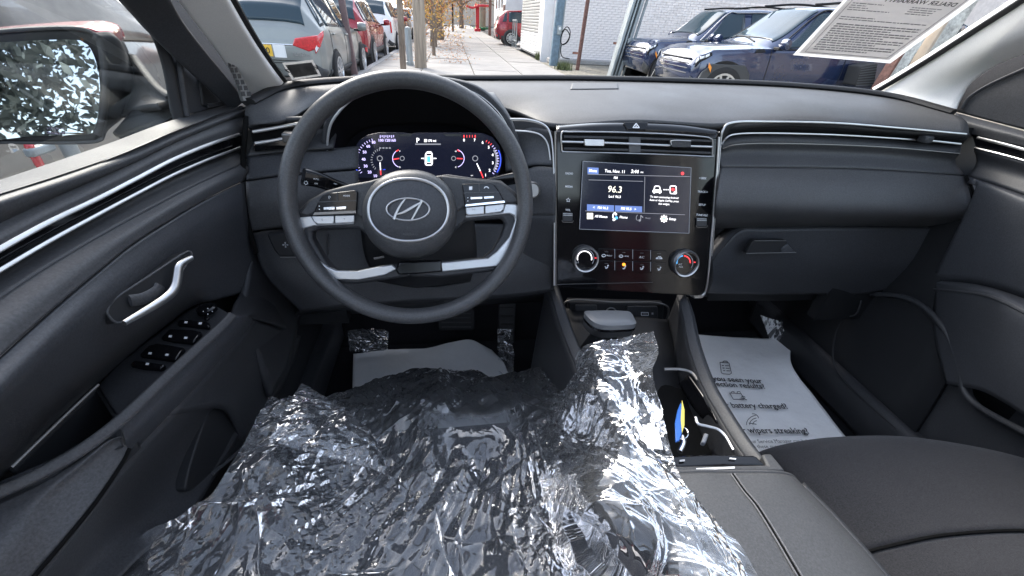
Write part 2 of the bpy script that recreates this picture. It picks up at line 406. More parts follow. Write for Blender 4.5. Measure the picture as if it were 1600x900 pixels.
first = True
for r_ in range(0, 27):
    z = .16 + r_ * bh
    for c_ in range(0, 50):
        x = xw0 + (c_ + (.5 if r_ % 2 else 0)) * bl + bl / 2
        if x > xw0 + 11.4: continue
        y = FY + .1 - rng.uniform(.004, .016)
        if nb < 300 and x < 6.6 and r_ < 24:
            if first: o = proto; first = False
            else: o = proto.copy(); COL.objects.link(o)
            o.location = (x, y, z); o.matrix_parent_inverse = bd.matrix_basis.inverted(); nb += 1
            if rng.random() < .03 and r_ < 8:
                if proto2 is None: proto2 = proto.data.copy(); proto2.materials[0] = M['brick_bare']
                o.data = proto2
        else: addbox(stuffV, stuffF, (x, y, z), (bl - .012, .03, bh - .012))
tag(mesh('brickwork', stuffV, stuffF, M['brick'], bd, smooth=False), None, kind='stuff')
bev(box('plinth', (9.3, FY - .12, .05), (12.2, .5, .16), M['concrete_pale'], bd), .03)
# side facing the pavement: pilaster, shutter, further pier
SX = 3.12
box('side_wall', (4.3, 26, 2.3), (1.7, 1.0, 4.6), M['white_wall'], bd)
bev(box('pilaster', (3.3, 18.55, 2.2), (.5, .9, 4.6), M['white_wall'], bd), .02)
sh = box('roller_shutter', (3.36, 22.2, 2.0), (.08, 6.5, 4.1), M['shutter'], bd)
for k in range(34):
    bev(box('slat', (3.30, 22.2, .06 + k * .118), (.045, 6.5, .098), M['shutter'] if k > 6 else M['white_wall'], sh), .015, 1)
box('roof', (13.4, 24, 4.75), (20.8, 14, .3), M['galv'], bd)
box('lintel', (3.3, 22.2, 4.3), (.34, 6.6, .5), M['white_wall'], bd)

b2 = thing('white_building', 'bright white rendered building beyond the driveway past the shutter', 'building', (3.4, 34, 0))
box('wall', (8.4, 39, 3), (10, 9, 6.2), M['white_wall'], b2)
for k in range(3):
    w_ = box('window', (3.38, 36.4 + k * 2.2, 2.6), (.08, 1.0, 1.5), M['white_wall'], b2); box('pane', (3.335, 36.4 + k * 2.2, 2.6), (.02, .8, 1.3), M['house_dark'], w_)
box('door', (3.37, 35.1, 1.05), (.08, 1, 2.1), M['rust'], b2); box('roof', (8.4, 39, 6.2), (10.4, 9.4, .25), M['galv'], b2)
sheet('driveway', 3.0, 14, 25, 34.4, -.028, M['concrete_pale'], thick=.05)['kind'] = 'structure'

# townhouses along both sides further up
def house(x0, x1, y0, y1, h, m, label, face):
    t = thing('townhouse', label, 'house', ((x0 + x1) / 2, (y0 + y1) / 2, 0), 'houses further up the street')
    box('wall', ((x0 + x1) / 2, (y0 + y1) / 2, h / 2 - .1), (x1 - x0, y1 - y0, h), m, t)
    box('roof', ((x0 + x1) / 2, (y0 + y1) / 2, h + .05), (x1 - x0 + .5, y1 - y0 + .2, .3), M['house_dark'], t)
    n = max(2, int((y1 - y0) / 2.2)); fx = x1 if face > 0 else x0
    for k in range(n):
        yy = y0 + (k + .5) * (y1 - y0) / n
        if k == n // 2:
            box('door', (fx + .03 * face, yy, 1.1), (.1, 1.0, 2.2), M['rust'], t); box('step', (fx + .45 * face, yy, .1), (.9, 1.4, .3), M['concrete_pale'], t)
        else:
            for zz in (1.7, 4.4):
                if zz + .8 > h: continue
                w_ = box('window', (fx + .03 * face, yy, zz), (.1, 1.1, 1.5), M['white_wall'], t); box('pane', (fx + .085 * face, yy, zz), (.02, .9, 1.3), M['house_dark'], w_)
    return t
for a in ((-22, -12.5, 14, 22, 7, 'house_tan', 'tan rowhouse across the street behind the silver car', 1), (-22, -12.3, 22.2, 30, 7.5, 'house_red', 'red brick rowhouse across the street behind the red car', 1),
          (-22, -12.6, 30.2, 39, 6.5, 'white_wall', 'white rowhouse across the street beyond the white car', 1), (-22, -12.2, 39.2, 50, 8, 'house_red', 'long red brick rowhouse far across the street', 1),
          (-22, -12.4, 50.2, 66, 7, 'house_tan', 'far tan rowhouse at the end of the street', 1), (6, 16, 46, 58, 7, 'house_tan', 'tan house behind the red canopy', -1), (6.3, 16, 58.5, 74, 8, 'house_red', 'red brick house far up the pavement', -1),
          (-9, 9, 96, 106, 8, 'house_tan', 'wide tan house closing the view at the end', -1)):
    house(*a[:5], M[a[5]], a[6], a[7])

# ------------------------------------------------------------------ posts and poles (standing between pavement and lot)
def post(name, label, cat, x, y, r, h, m, lean=(0, 0), n=14, wob=0, square=False):
    pts = [Vector((x + lean[0] * t + (math.sin(t * 2.3 + x) * wob), y + lean[1] * t, -.12 + t)) for t in np.linspace(0, h, 9)]
    o = sweep(name, pts, rrect(r, r, r * .15) if square else oval(r, r, n), m, None, hint=(0, -1, 0), taper=lambda t: 1.04 - .1 * t)
    return tag(o, label, cat)
p = at(658, 106, Z=0); wood = post('utility_pole', 'thick weathered wooden utility pole standing on the pavement', 'utility pole', p.x, p.y, .155, 7, M['wood'], (.012, 0), wob=.01)
p = at(631, 111, Z=0); post('street_sign_pole', 'thin pale grey pole just beside the wooden utility pole', 'pole', p.x, p.y, .075, 4.5, M['bark'], (.01, 0), wob=.012)
p = at(641, 102, Z=0); bo = thing('meter_post', 'short grey steel bollard between thin pole and wooden pole', 'bollard', (p.x, p.y, 0))
lathe('shaft', [(.09, -.02), (.09, .85), (.07, .93), (.0, .95)], M['galv'], bo, 16, Matrix.Translation(p)); lathe('collar', [(.105, .0), (.105, .09), (.09, .1)], M['galv'], bo, 16, Matrix.Translation(p))
p = at(556, 124, Z=-.1); post('sign_post', 'brown painted steel signpost in front of the red car', 'post', p.x, p.y, .062, 4, M['rust_purple'], (-.045, 0), square=True)
p = at(864, 101, Z=0); bp = thing('blue_post', 'blue-grey square steel post at the corner of the brick wall', 'post', (p.x, p.y, 0))
sweep('shaft', [p + Vector((0, 0, -.03)), p + Vector((.06, 0, 2)), p + Vector((.12, 0, 4.2))], rrect(.125, .125, .02), M['blue_steel'], bp, hint=(0, -1, 0))
tube('conduit', [p + Vector((.17, -.05, -.02)), p + Vector((.21, -.05, 2)), p + Vector((.26, -.05, 4.2))], .03, M['galv'], bp)
mb = thing('meter_box', 'small grey electric meter box fixed to the blue-grey post', 'meter box', p + Vector((.24, -.12, 1.0)))
c = at(874, 47, Y=p.y - .15); box('case', c, (.14, .10, .26), M['galv'], mb, .015)
lathe('dial', [(.045, 0), (.045, .03), (.0, .035)], M['lamp'], mb, 16, frame(c + Vector((0, -.05, .04)), (1, 0, 0), (0, 0, 1), (0, -1, 0)))
cb = [at(x, y, Y=p.y - .1) for x, y in ((878, 50), (886, 42), (891, 50), (888, 64), (879, 70), (876, 60), (883, 46), (890, 55), (885, 66), (877, 72), (878, 88), (890, 92))]
tag(tube('cable_coil', cb, .016, M['rubber'], None, 8, 90), 'loop of dark cable hanging beside the meter box', 'cable')
p = at(902, 108, Z=0); post('rusty_pipe', 'thin rusty brown pipe standing before the brick wall', 'pipe', p.x, p.y, .062, 4.2, M['rust'], (.035, 0))
p = at(957, 122, Z=0)
gp = thing('steel_column', 'heavy leaning grey steel column beside the navy cars', 'column', (p.x, p.y, 0))
L = Vector((.17, 0, 1)) * 3
sweep('web', [p, p + L], rrect(.02, .15, .004), M['galv'], gp, hint=(0, -1, 0)); 
for s in (-1, 1): sweep('flange', [p + Vector((s * .11, -.02, 0)), p + Vector((s * .11, -.02, 0)) + L], rrect(.035, .16, .008), M['galv'], gp, hint=(0, -1, 0))
sweep('back_plate', [p + Vector((0, .12, 0)), p + Vector((0, .12, 0)) + L], rrect(.12, .012, .004), M['galv'], gp, hint=(0, -1, 0))
q = p + Vector((.26, -.05, 0)); cd = thing('conduit_pipe', 'thin grey conduit with a junction box beside the steel column', 'conduit', q)
tube('pipe', [q, q + Vector((.10, 0, .6)), q + Vector((.26, 0, 1.5)), q + Vector((.48, 0, 2.8))], .035, M['galv'], cd)
c = at(984, 68, Y=q.y - .05); box('junction_box', c, (.16, .12, .26), M['galv'], cd, .02)
# red post with flat red canopy, tree, ring, far post, railing
p = at(746, 49, Z=0); rp = thing('red_canopy_post', 'bright red post carrying a flat red canopy far up the pavement', 'post', (p.x, p.y, 0))
lathe('shaft', [(.34, 0), (.34, .25), (.19, .32), (.19, 2.2), (.3, 2.3), (.3, 2.45)], M['red_post'], rp, 20, Matrix.Translation(p))
c0 = [at(x, y, Y=p.y) for x, y in ((728, 9), (738, 12), (750, 9), (764, 9.5))]
sweep('canopy', c0, rrect(.7, .10, .05), M['red_post'], rp, hint=(0, 0, 1))
p = at(754, 46, Z=0); post('tree_stump_trunk', 'pale bare trunk rising behind the red post', 'tree trunk', p.x, p.y + .8, .42, 5, M['wood'])
rg = tag(lathe('planter_ring', [(1.15, 0), (1.2, .22), (1.05, .24), (1.0, .05)], M['green_paint'], None, 28, Matrix.Translation(p + Vector((0, .6, 0)))), 'low green ring planter round the trunk by the red post', 'planter')
p = at(765, 55, Z=0); post('brown_post', 'slim red-brown post beside the distant red car', 'post', p.x, p.y, .12, 5, M['rust'])
rl = thing('metal_railing', 'pale metal railing across the driveway before the far red car', 'railing', (3.1, 26, 0))
for k in range(5):
    tube('upright', [(3.02 + .02 * k, 25.3 + k * .95, 0), (3.02 + .02 * k, 25.3 + k * .95, 1.25)], .03, M['galv'], rl)
for z in (.3, 1.23): tube('rail', [(3.02, 25.3, z), (3.10, 29.1, z)], .03, M['galv'], rl)

# ------------------------------------------------------------------ trees and shrubs
def leaves(name, pts, size, m, parent, n, spread, seed):
    q = random.Random(seed); V, F = [], []
    for _ in range(n):
        c = Vector(q.choice(pts)) + Vector((q.gauss(0, spread), q.gauss(0, spread), q.gauss(0, spread)))
        a = Vector((q.gauss(0, 1), q.gauss(0, 1), q.gauss(0, 1))).normalized(); b = a.orthogonal().normalized(); s = size * q.uniform(.5, 1.2); k = len(V)
        V += [c - a * s, c + b * s * .5, c + a * s, c - b * s * .5]; F.append((k, k + 1, k + 2, k + 3))
    return mesh(name, V, F, m, parent, smooth=False)
def tree(name, label, cat, x, y, h, r, m, n, size, seed, base=.35, thin=.06, group=None, extra=None, spread=.28):
    t = thing(name, label, cat, (x, y, 0), group); q = random.Random(seed); tips = []; T = []
    top = Vector((x + q.uniform(-.2, .2), y, h * .9))
    tr = tube('trunk', [(x, y, -.05), (x + q.uniform(-.06, .06), y, h * .4), top], thin, M['bark'], t, 9, taper=lambda s: 1.15 - .85 * s)
    for k in range(16):
        f = base + (1 - base) * (k + .3) / 16; a = q.uniform(0, 6.28); l = r * q.uniform(.6, 1.1) * (1 - .45 * f)
        s = Vector((x, y, h * f * .85)); e = s + Vector((math.cos(a) * l, math.sin(a) * l, l * q.uniform(.2, .7))); mid = s.lerp(e, .5) + Vector((0, 0, l * .12))
        tube('branch', [s, mid, e], thin * .38, M['bark'], t, 6, 6, taper=lambda s: 1.1 - .8 * s)
        tips += [mid, s.lerp(e, .8), e]
        for _ in range(3):
            a2 = q.uniform(0, 6.28); e2 = e + Vector((math.cos(a2), math.sin(a2), q.uniform(-.2, .7))) * l * .45; tips.append(e2); T.append((e, e2))
    V, F = [], []
    for a, b in T:
        d = (b - a).normalized(); s = d.orthogonal().normalized() * thin * .12; s2 = d.cross(s); k = len(V)
        V += [a + s, a - s * .5 + s2 * .8, a - s * .5 - s2 * .8, b]; F += [(k, k + 1, k + 3), (k + 1, k + 2, k + 3), (k + 2, k, k + 3)]
    mesh('twig', V, F, M['bark'], t, smooth=False)
    leaves('crown', tips, size, m, t, n, r * spread, seed + 1)
    if extra: leaves('crown', tips, size, extra, t, n // 3, r * spread, seed + 2)
    return t
p = at(690, 60, Z=0)
tree('street_tree', 'small yellow leaved tree growing behind the wooden utility pole', 'tree', -1.0, 17.6, 4.2, 1.0, M['leaf_y'], 700, .055, 5, .12, .055, 'trees along the kerb', M['leaf_o'])
tree('street_tree', 'bushy orange and yellow tree further up the kerb', 'tree', -1.2, 23, 5.2, 1.5, M['leaf_y'], 1300, .075, 8, .10, .15, 'trees along the kerb', M['leaf_o'])
tree('street_tree', 'taller half bare tree with dark trunk beside the pavement', 'tree', -1.1, 30, 7, 2.0, M['leaf_y'], 1000, .09, 11, .22, .27, 'trees along the kerb', M['leaf_o'])
tree('street_tree', 'far bare tree above the distant parked cars', 'tree', -1.5, 39, 8, 2.6, M['leaf_o'], 1800, .10, 14, .22, .2, 'trees along the kerb', M['leaf_y'])
tree('street_tree', 'farthest tree with orange leaves at the street end', 'tree', -2.0, 52, 9, 3.2, M['leaf_o'], 900, .13, 17, .2, .25, 'trees along the kerb', M['leaf_y'])
tree('street_tree', 'leafy tree behind the car mirrored in the driver side mirror', 'tree', -2.5, -7.5, 6.6, 2.8, M['leaf_d'], 9000, .10, 23, .25, .16, None, None, .15)
lit = leaves('fallen_leaves', [(x, y, .015) for x in np.linspace(-2.2, .3, 16) for y in np.linspace(15, 40, 40)], .05, M['leaf_o'], None, 1500, .12, 44)
for v in lit.data.vertices: v.co.z = .012 + .01 * (v.index % 3)
tag(lit, 'scattered dry orange leaves on the pavement by the trees', None, kind='stuff')

tree('street_tree', 'dark trunked bare tree on the right of the far pavement', 'tree', 4.2, 45, 8, 2.6, M['leaf_o'], 500, .10, 31, .25, .24, 'trees along the kerb', M['leaf_g'])
tree('street_tree', 'leafless tree across the street above the white suv', 'tree', -11.0, 33, 8, 2.6, M['leaf_y'], 500, .10, 37, .2, .2, 'trees along the kerb', M['leaf_o'])
tree('street_tree', 'tall brown tree far beyond the red canopy', 'tree', .9, 62, 9, 3.4, M['leaf_o'], 900, .14, 41, .2, .28, 'trees along the kerb', M['leaf_g'])
tree('street_tree', 'second yellow tree close behind the bushy orange one', 'tree', -1.9, 26, 5.0, 1.4, M['leaf_o'], 1500, .07, 43, .12, .09, 'trees along the kerb', M['leaf_y'])
tl = thing('traffic_light', 'small orange traffic light on a dark mast far up the street', 'traffic light', (-.2, 47, 0))
tube('mast', [(-.2, 47, 0), (-.2, 47, 4.2)], .09, M['rubber'], tl); box('head', (-.2, 46.85, 2.9), (.55, .4, 1.2), M['amber'], tl, .06)
for k in range(3): lathe('lens', [(.16, 0), (.16, .05), (0, .06)], M['tail'] if k == 0 else M['house_dark'], tl, 14, frame((-.2, 46.64, 3.28 - k * .38), (1, 0, 0), (0, 0, 1), (0, -1, 0)))
# ------------------------------------------------------------------ cars (local axes: x forward, y to the left, z up; wheels on z = 0)
def rot_place(root, loc, rz):
    root.location = loc; root.rotation_euler = (0, 0, rz)
def build_car(name, label, cat, S, pm, wheels, WR, loc, rz, side_wins, glass_i, group=None, clad=None, extra=None, tail=None, spokes=10, square=False):
    """S: stations (x, bottom, belt, half width, roof, half roof width) from rear to front."""
    root = bpy.data.objects.new(name, None); COL.objects.link(root); tag(root, label, cat, group)
    nX = 70; cols = list(zip(*S)); P = [Vector((i, 0, 0)) for i in range(len(S))]
    def st(f):       # station values at float index f, monotone-ish cubic
        k = min(int(f), len(S) - 2); t = f - k; t2 = t * t * (3 - 2 * t) * .5 + t * .5
        return [a + (b - a) * (t if q == 0 else t2) for q, (a, b) in enumerate(zip(S[k], S[k + 1]))]
    def ring(f):
        x, zb, zs, w_, zr, wr = st(f); g = zr - zs > .06
        r_ = [(0, zb), (w_ * .88, zb), (w_ * .975, zb + .10), (w_, zb + .52 * (zs - zb)), (w_ * .985, zs - .07), (w_ * .955, zs)]
        r_ += [(wr, zr - .02), (wr * .9, zr + .012), (wr * .5, zr + .035), (0, zr + .04)]
        return [Vector((x, a, b)) for a, b in r_]
    def G(f, j, s=1):
        r_ = ring(f); k = min(int(j), len(r_) - 2); p = r_[k].lerp(r_[k + 1], j - k); return Vector((p.x, p.y * s, p.z))
    V, F = [], []; nr = 18; fs = np.linspace(0, len(S) - 1, nX)
    for f in fs:
        r_ = ring(f); full = r_ + [Vector((p.x, -p.y, p.z)) for p in r_[-2:0:-1]]; V += full
    nr = len(full); F = grid_faces(nr, nX, True) + [tuple(range(nr))[::-1], tuple(range((nX - 1) * nr, nX * nr))]
    body = fix_normals(mesh('body', V, F, pm, root, True, 50))
    def panel(nm, c, m, s=1, off=.008, n=10, parent=None):
        """c: four corners as (station index, ring index), lower rear, lower front, upper front, upper rear."""
        V = []
        for b in range(n):
            for a in range(n):
                u_, v_ = a / (n - 1), b / (n - 1)
                f = (c[0][0] * (1 - u_) + c[1][0] * u_) * (1 - v_) + (c[3][0] * (1 - u_) + c[2][0] * u_) * v_
                j = (c[0][1] * (1 - u_) + c[1][1] * u_) * (1 - v_) + (c[3][1] * (1 - u_) + c[2][1] * u_) * v_
                p = G(f, j, s); d1 = G(min(f + .02, len(S) - 1), j, s) - G(max(f - .02, 0), j, s); d2 = G(f, min(j + .02, 9), s) - G(f, max(j - .02, 0), s)
                nn = d1.cross(d2) * -s
                V.append(p + nn.normalized() * off if nn.length > 1e-9 else p)
        o = mesh(nm, V, grid_faces(n, n), m, parent or root); k = o.modifiers.new('t', 'SOLIDIFY'); k.thickness = .012; k.offset = 0; return o
    for (c, m_) in side_wins:
        for s in (1, -1): panel('window', c, m_, s)
    def across(nm, f0, f1, j0, j1, m, off=.01, n=12):
        V = []
        for a in range(n):
            for b in range(2 * n - 1):
                s = 1 if b >= n else -1; bb = (b - n + 1) / (n - 1); f = f0 + (f1 - f0) * a / (n - 1)
                j = 9 - (9 - (j0 + (j1 - j0) * a / (n - 1))) * abs(bb); p = G(f, j, 1); p.y *= (1 if bb >= 0 else -1)
                V.append(p)
        k = (G(f1, 9) - G(f0, 9)); nn = Vector((0, 1, 0)).cross(k).normalized()
        if nn.z < 0: nn = -nn
        o = mesh(nm, [p + nn * off for p in V], grid_faces(2 * n - 1, n), m, root); q = o.modifiers.new('t', 'SOLIDIFY'); q.thickness = .01; q.offset = 0; return o
    across('windscreen', *glass_i[0], M['car_glass']); across('rear_window', *glass_i[1], M['car_glass'])
    for wx in wheels:
        for s in (1, -1):
            hw = max(st(i / 10)[3] for i in range((len(S) - 1) * 10 + 1) if abs(st(i / 10)[0] - wx) < .25)
            Mx = frame((wx, s * (hw - .03), WR), (1, 0, 0), (0, 0, 1), (0, s, 0))
            if square and wx > 0:
                k = WR / .41; lp = [(-.62, -.12), (-.50, .30), (-.36, .44), (.30, .44), (.46, .30), (.62, -.14), (.47, -.14), (.40, .12), (.22, .33), (0, .385), (-.22, .33), (-.38, .16), (-.46, -.12)]
                prism('arch_cladding', [Mx @ Vector((a * k, b * k, .055)) for a, b in lp], Vector((0, -s * .05, 0)), M['car_trim'], root, .01)
            lathe('wheel_arch', [(WR * 1.22 if clad else WR * 1.1, 0), (WR * 1.22 if clad else WR * 1.1, .034), (0, .036)], M['car_trim'] if clad and not square else M['rubber'], root, 36, Mx)
            wh = lathe('wheel', [(WR * .70, .0), (WR * .97, .01), (WR, .03), (WR * .99, .05), (WR * .93, .068), (WR * .72, .072), (WR * .68, .05), (0, .045)], M['tyre'], root, 36, Mx)
            lathe('hub', [(.05, .05), (.05, .075), (0, .08)], M['rim'], wh, 14, Mx); rm = lathe('rim', [(WR * .72, .046), (WR * .72, .078), (WR * .64, .078), (WR * .62, .048)], M['rim'], wh, 30, Mx)
            for k in range(spokes):
                a = 2 * math.pi * k / spokes; d = Vector((math.cos(a), math.sin(a), 0)); e = Vector((-d.y, d.x, 0))
                prism('spoke', [Mx @ (d * r0 + e * w0 + Vector((0, 0, .072))) for r0, w0 in ((.03, .012), (WR * .66, .022), (WR * .66, -.022), (.03, -.012))], Mx.to_3x3() @ Vector((0, 0, -.02)), M['rim'], wh)
    if extra: extra(root, G, panel, across)
    rot_place(root, loc, rz); return root
def mirrors(root, x, y, z, m, sides=(1, -1)):
    for s in sides:
        o = lathe('wing_mirror', [(.0, -.10), (.07, -.095), (.095, -.04), (.10, .04), (.085, .09), (0, .1)], m, root, 18, frame((x, s * (y + .14), z), (.7, 0, 0), (0, 0, .9), (0, 1, 0)))
        box('mirror_arm', (x + .02, s * (y + .02), z - .07), (.07, .16, .05), M['rubber'], root, .01)
def handles(root, G, xs_, m):
    for f in xs_:
        for s in (1, -1):
            p = G(f, 4.1, s); box('door_handle', p + Vector((0, s * .02, 0)), (.19, .035, .035), m, root, .012)
def seam(root, G, f, j0, j1, s, lean=0):
    pts = [G(f + lean * t, j0 + (j1 - j0) * t, s) + Vector((0, s * .004, 0)) for t in np.linspace(0, 1, 7)]
    sweep('door_seam', pts, oval(.007, .003, 6), M['rubber'], root, hint=(0, s, 0))
KN = Vector((0, 0, 0))
# silver compact suv, seen from its rear right corner
SIL = [(-2.20, .42, .78, .70, .80, .60), (-2.14, .30, .98, .84, 1.04, .66), (-1.98, .26, 1.04, .90, 1.36, .60), (-1.62, .25, 1.04, .915, 1.60, .57), (-.60, .24, 1.00, .92, 1.66, .57), (.35, .24, .97, .92, 1.60, .57), (1.02, .24, .97, .92, 1.10, .66), (1.22, .25, .96, .91, .99, .74), (2.02, .28, .84, .84, .86, .60), (2.2, .42, .66, .66, .68, .5)]
def sil_extra(root, G, panel, across):
    for s in (1, -1):
        t = panel('tail_light', [(1.95, 4.0), (.45, 3.3), (.40, 4.55), (2.25, 4.75)], M['tail'], s, .02); 
        prism('tail_light', [(-2.225, s * .40, .80), (-2.222, s * .46, .91), (-2.19, s * .84, .97), (-2.19, s * .86, .79), (-2.215, s * .66, .71)], Vector((.09, 0, 0)), M['tail'], root, .02)
        panel('reversing_lamp', [(.85, 3.55), (.50, 3.42), (.50, 3.75), (.85, 3.85)], M['lamp'], s, .034, parent=t)
        panel('bumper', [(1.9, 1.0), (0.25, 1.0), (.25, 2.25), (1.9, 2.15)], M['car_trim'], s, .012)
        for f, a, b, l in ((3.05, 2.2, 5, .1), (4.2, 1.5, 5, .12), (5.9, 1.5, 4.9, .1)): seam(root, G, f, a, b, s, l)
        panel('sill', [(2.4, 1.3), (7.4, 1.3), (7.4, 2.15), (2.4, 2.15)], M['car_trim'], s, .01)
    handles(root, G, (3.35, 4.45), M['car_silver']); mirrors(root, .95, .92, 1.05, M['car_silver'])
    box('tailgate_lip', (-2.175, 0, .80), (.06, 1.0, .03), M['chrome'], root, .01)
    pl_ = box('plate', (-2.205, .12, .70), (.02, .34, .17), M['plate'], root, .004)
    P_ = Plane((-2.216, .12, .70), (-1, 0, 0), (0, -1, 0))
    def t3(body, y, z, h, m, par):
        c = bpy.data.curves.new('lettering', 'FONT'); c.body = body; c.size = h / .7; c.align_x = 'CENTER'; c.align_y = 'CENTER'; c.extrude = .003; c.materials.append(m)
        o = as_mesh('lettering', c); link(o, par); o.matrix_basis = frame((-2.22, y, z), (0, -1, 0), (0, 0, 1), (-1, 0, 0)); return o
    t3('7R50', .12, .70, .09, M['ink'], pl_); 
    o = t3('TUCSON', -.52, .66, .05, M['chrome'], root)
    box('number_panel', (-2.2, -.17, .70), (.012, .20, .2), M['white_wall'], root, .004)
    p0, p1 = Vector((-2.08, .12, 1.10)), Vector((-2.09, -.32, 1.05))
    tube('wiper', [p0, (p0 + p1) / 2 + Vector((0, 0, .01)), p1], .014, M['rubber'], root)
    for z in (.52, .56): box('bumper_groove', (-2.185, 0, z), (.05, 1.2, .012), M['rubber'], root)
    for s in (1, -1): tube('roof_rail', [(-1.5, s * .6, 1.64), (-.6, s * .63, 1.72), (.3, s * .6, 1.65)], .018, M['satin'], root)
cg = M['car_glass']
SW = [([(2.35, 5.12), (3.0, 5.12), (3.02, 5.92), (2.75, 5.9)], cg), ([(3.12, 5.1), (4.15, 5.1), (4.25, 5.93), (3.14, 5.93)], cg), ([(4.28, 5.1), (5.85, 5.1), (5.05, 5.93), (4.38, 5.93)], cg)]
GI = [(6.0, 5.08, 6.25, 6.25), (1.25, 2.75, 6.2, 6.2)]
YA = R(90)
build_car('silver_car', 'silver compact suv with red tail lights parked along the kerb, nearest the dashboard', 'car', SIL, M['car_silver'], (-1.35, 1.30), .345, (-3.50, 11.0, -.12), YA, SW, GI, 'cars parked along the kerb', None, sil_extra)
def red_extra(root, G, panel, across):
    for s in (1, -1):
        panel('tail_light', [(1.7, 4.0), (.72, 3.9), (.68, 4.6), (1.75, 4.6)], M['tail'], s, .02); panel('lamp_cover', [(1.25, 4.2), (.95, 4.15), (.95, 4.7), (1.3, 4.75)], M['car_glass'], s, .035)
        panel('bumper', [(1.9, 1.0), (0.3, 1.0), (.3, 2.8), (1.9, 2.3)], M['car_trim'], s, .015); panel('reflector', [(1.3, 2.0), (.8, 2.0), (.8, 2.4), (1.3, 2.4)], M['tail'], s, .03)
        panel('sill', [(2.2, 1.1), (7.6, 1.1), (7.6, 2.3), (2.2, 2.3)], M['car_trim'], s, .01)
        for f, a, b, l in ((3.05, 2.2, 5, .1), (4.2, 1.5, 5, .12)): seam(root, G, f, a, b, s, l)
    handles(root, G, (3.35, 4.45), M['car_red']); mirrors(root, .95, .93, 1.08, M['car_red'])
RED = [(a, b + .01, c_ + .04, d, e + .04, f) for a, b, c_, d, e, f in SIL]
build_car('red_car', 'red suv with grey bumper parked behind the brown signpost', 'car', RED, M['car_red'], (-1.35, 1.30), .36, (-3.55, 15.9, -.12), YA, SW, GI, 'cars parked along the kerb', True, red_extra)
def van_extra(root, G, panel, across):
    for s in (1, -1):
        panel('tail_light', [(.95, 3.0), (.6, 3.0), (.62, 4.7), (1.0, 4.7)], M['tail'], s, .02); panel('bumper', [(1.9, 1.0), (0.3, 1.0), (.3, 2.0), (1.9, 2.0)], M['car_trim'], s, .015)
    mirrors(root, .95, .95, 1.15, M['car_red'])
build_car('white_car', 'white suv parked along the kerb beyond the red suv', 'car', [(a * 1.02, b, c_ + .12, d, e + .16, f) for a, b, c_, d, e, f in SIL], M['car_white'], (-1.35, 1.30), .36, (-3.45, 21.4, -.12), YA, SW, GI, 'cars parked along the kerb', None, van_extra)
build_car('dark_car', 'small distant dark car parked past the white suv', 'car', SIL, M['car_olive'], (-1.35, 1.30), .345, (-3.5, 27.5, -.12), YA, SW, GI, 'cars parked along the kerb')
for k_, (x_, y_, m_, l_) in enumerate(((-3.5, 34, 'car_white', 'distant white hatchback parked past the small dark car'), (-3.5, 41, 'car_blue', 'distant navy hatchback parked near the street end'), (-8.4, 30, 'car_silver', 'silver hatchback parked across the street'), (-8.4, 38, 'car_red', 'red hatchback parked across the street'), (-8.3, 47, 'car_white', 'white hatchback farthest across the street'))):
    build_car('distant_car', l_, 'car', SIL, M[m_], (-1.35, 1.30), .345, (x_, y_, -.12), YA, SW, GI, 'cars parked further up the street', spokes=5)
build_car('far_red_car', 'red hatchback in the driveway past the roller shutter', 'car', RED, M['car_red'], (-1.35, 1.30), .36, (4.35, 28.3, 0), R(0), SW, GI, None, True, red_extra)
build_car('neighbour_car', 'dark grey-brown suv standing close outside the driver window', 'car', [(a * 1.1, b, c_ + .02, d, e + .08, f) for a, b, c_, d, e, f in SIL], M['car_olive'], (-1.45, 1.45), .36, (-3.05, 2.6, -.02), YA, [(c, M['tan_reflect_glass']) for c, m_ in SW], GI, None, True, red_extra)
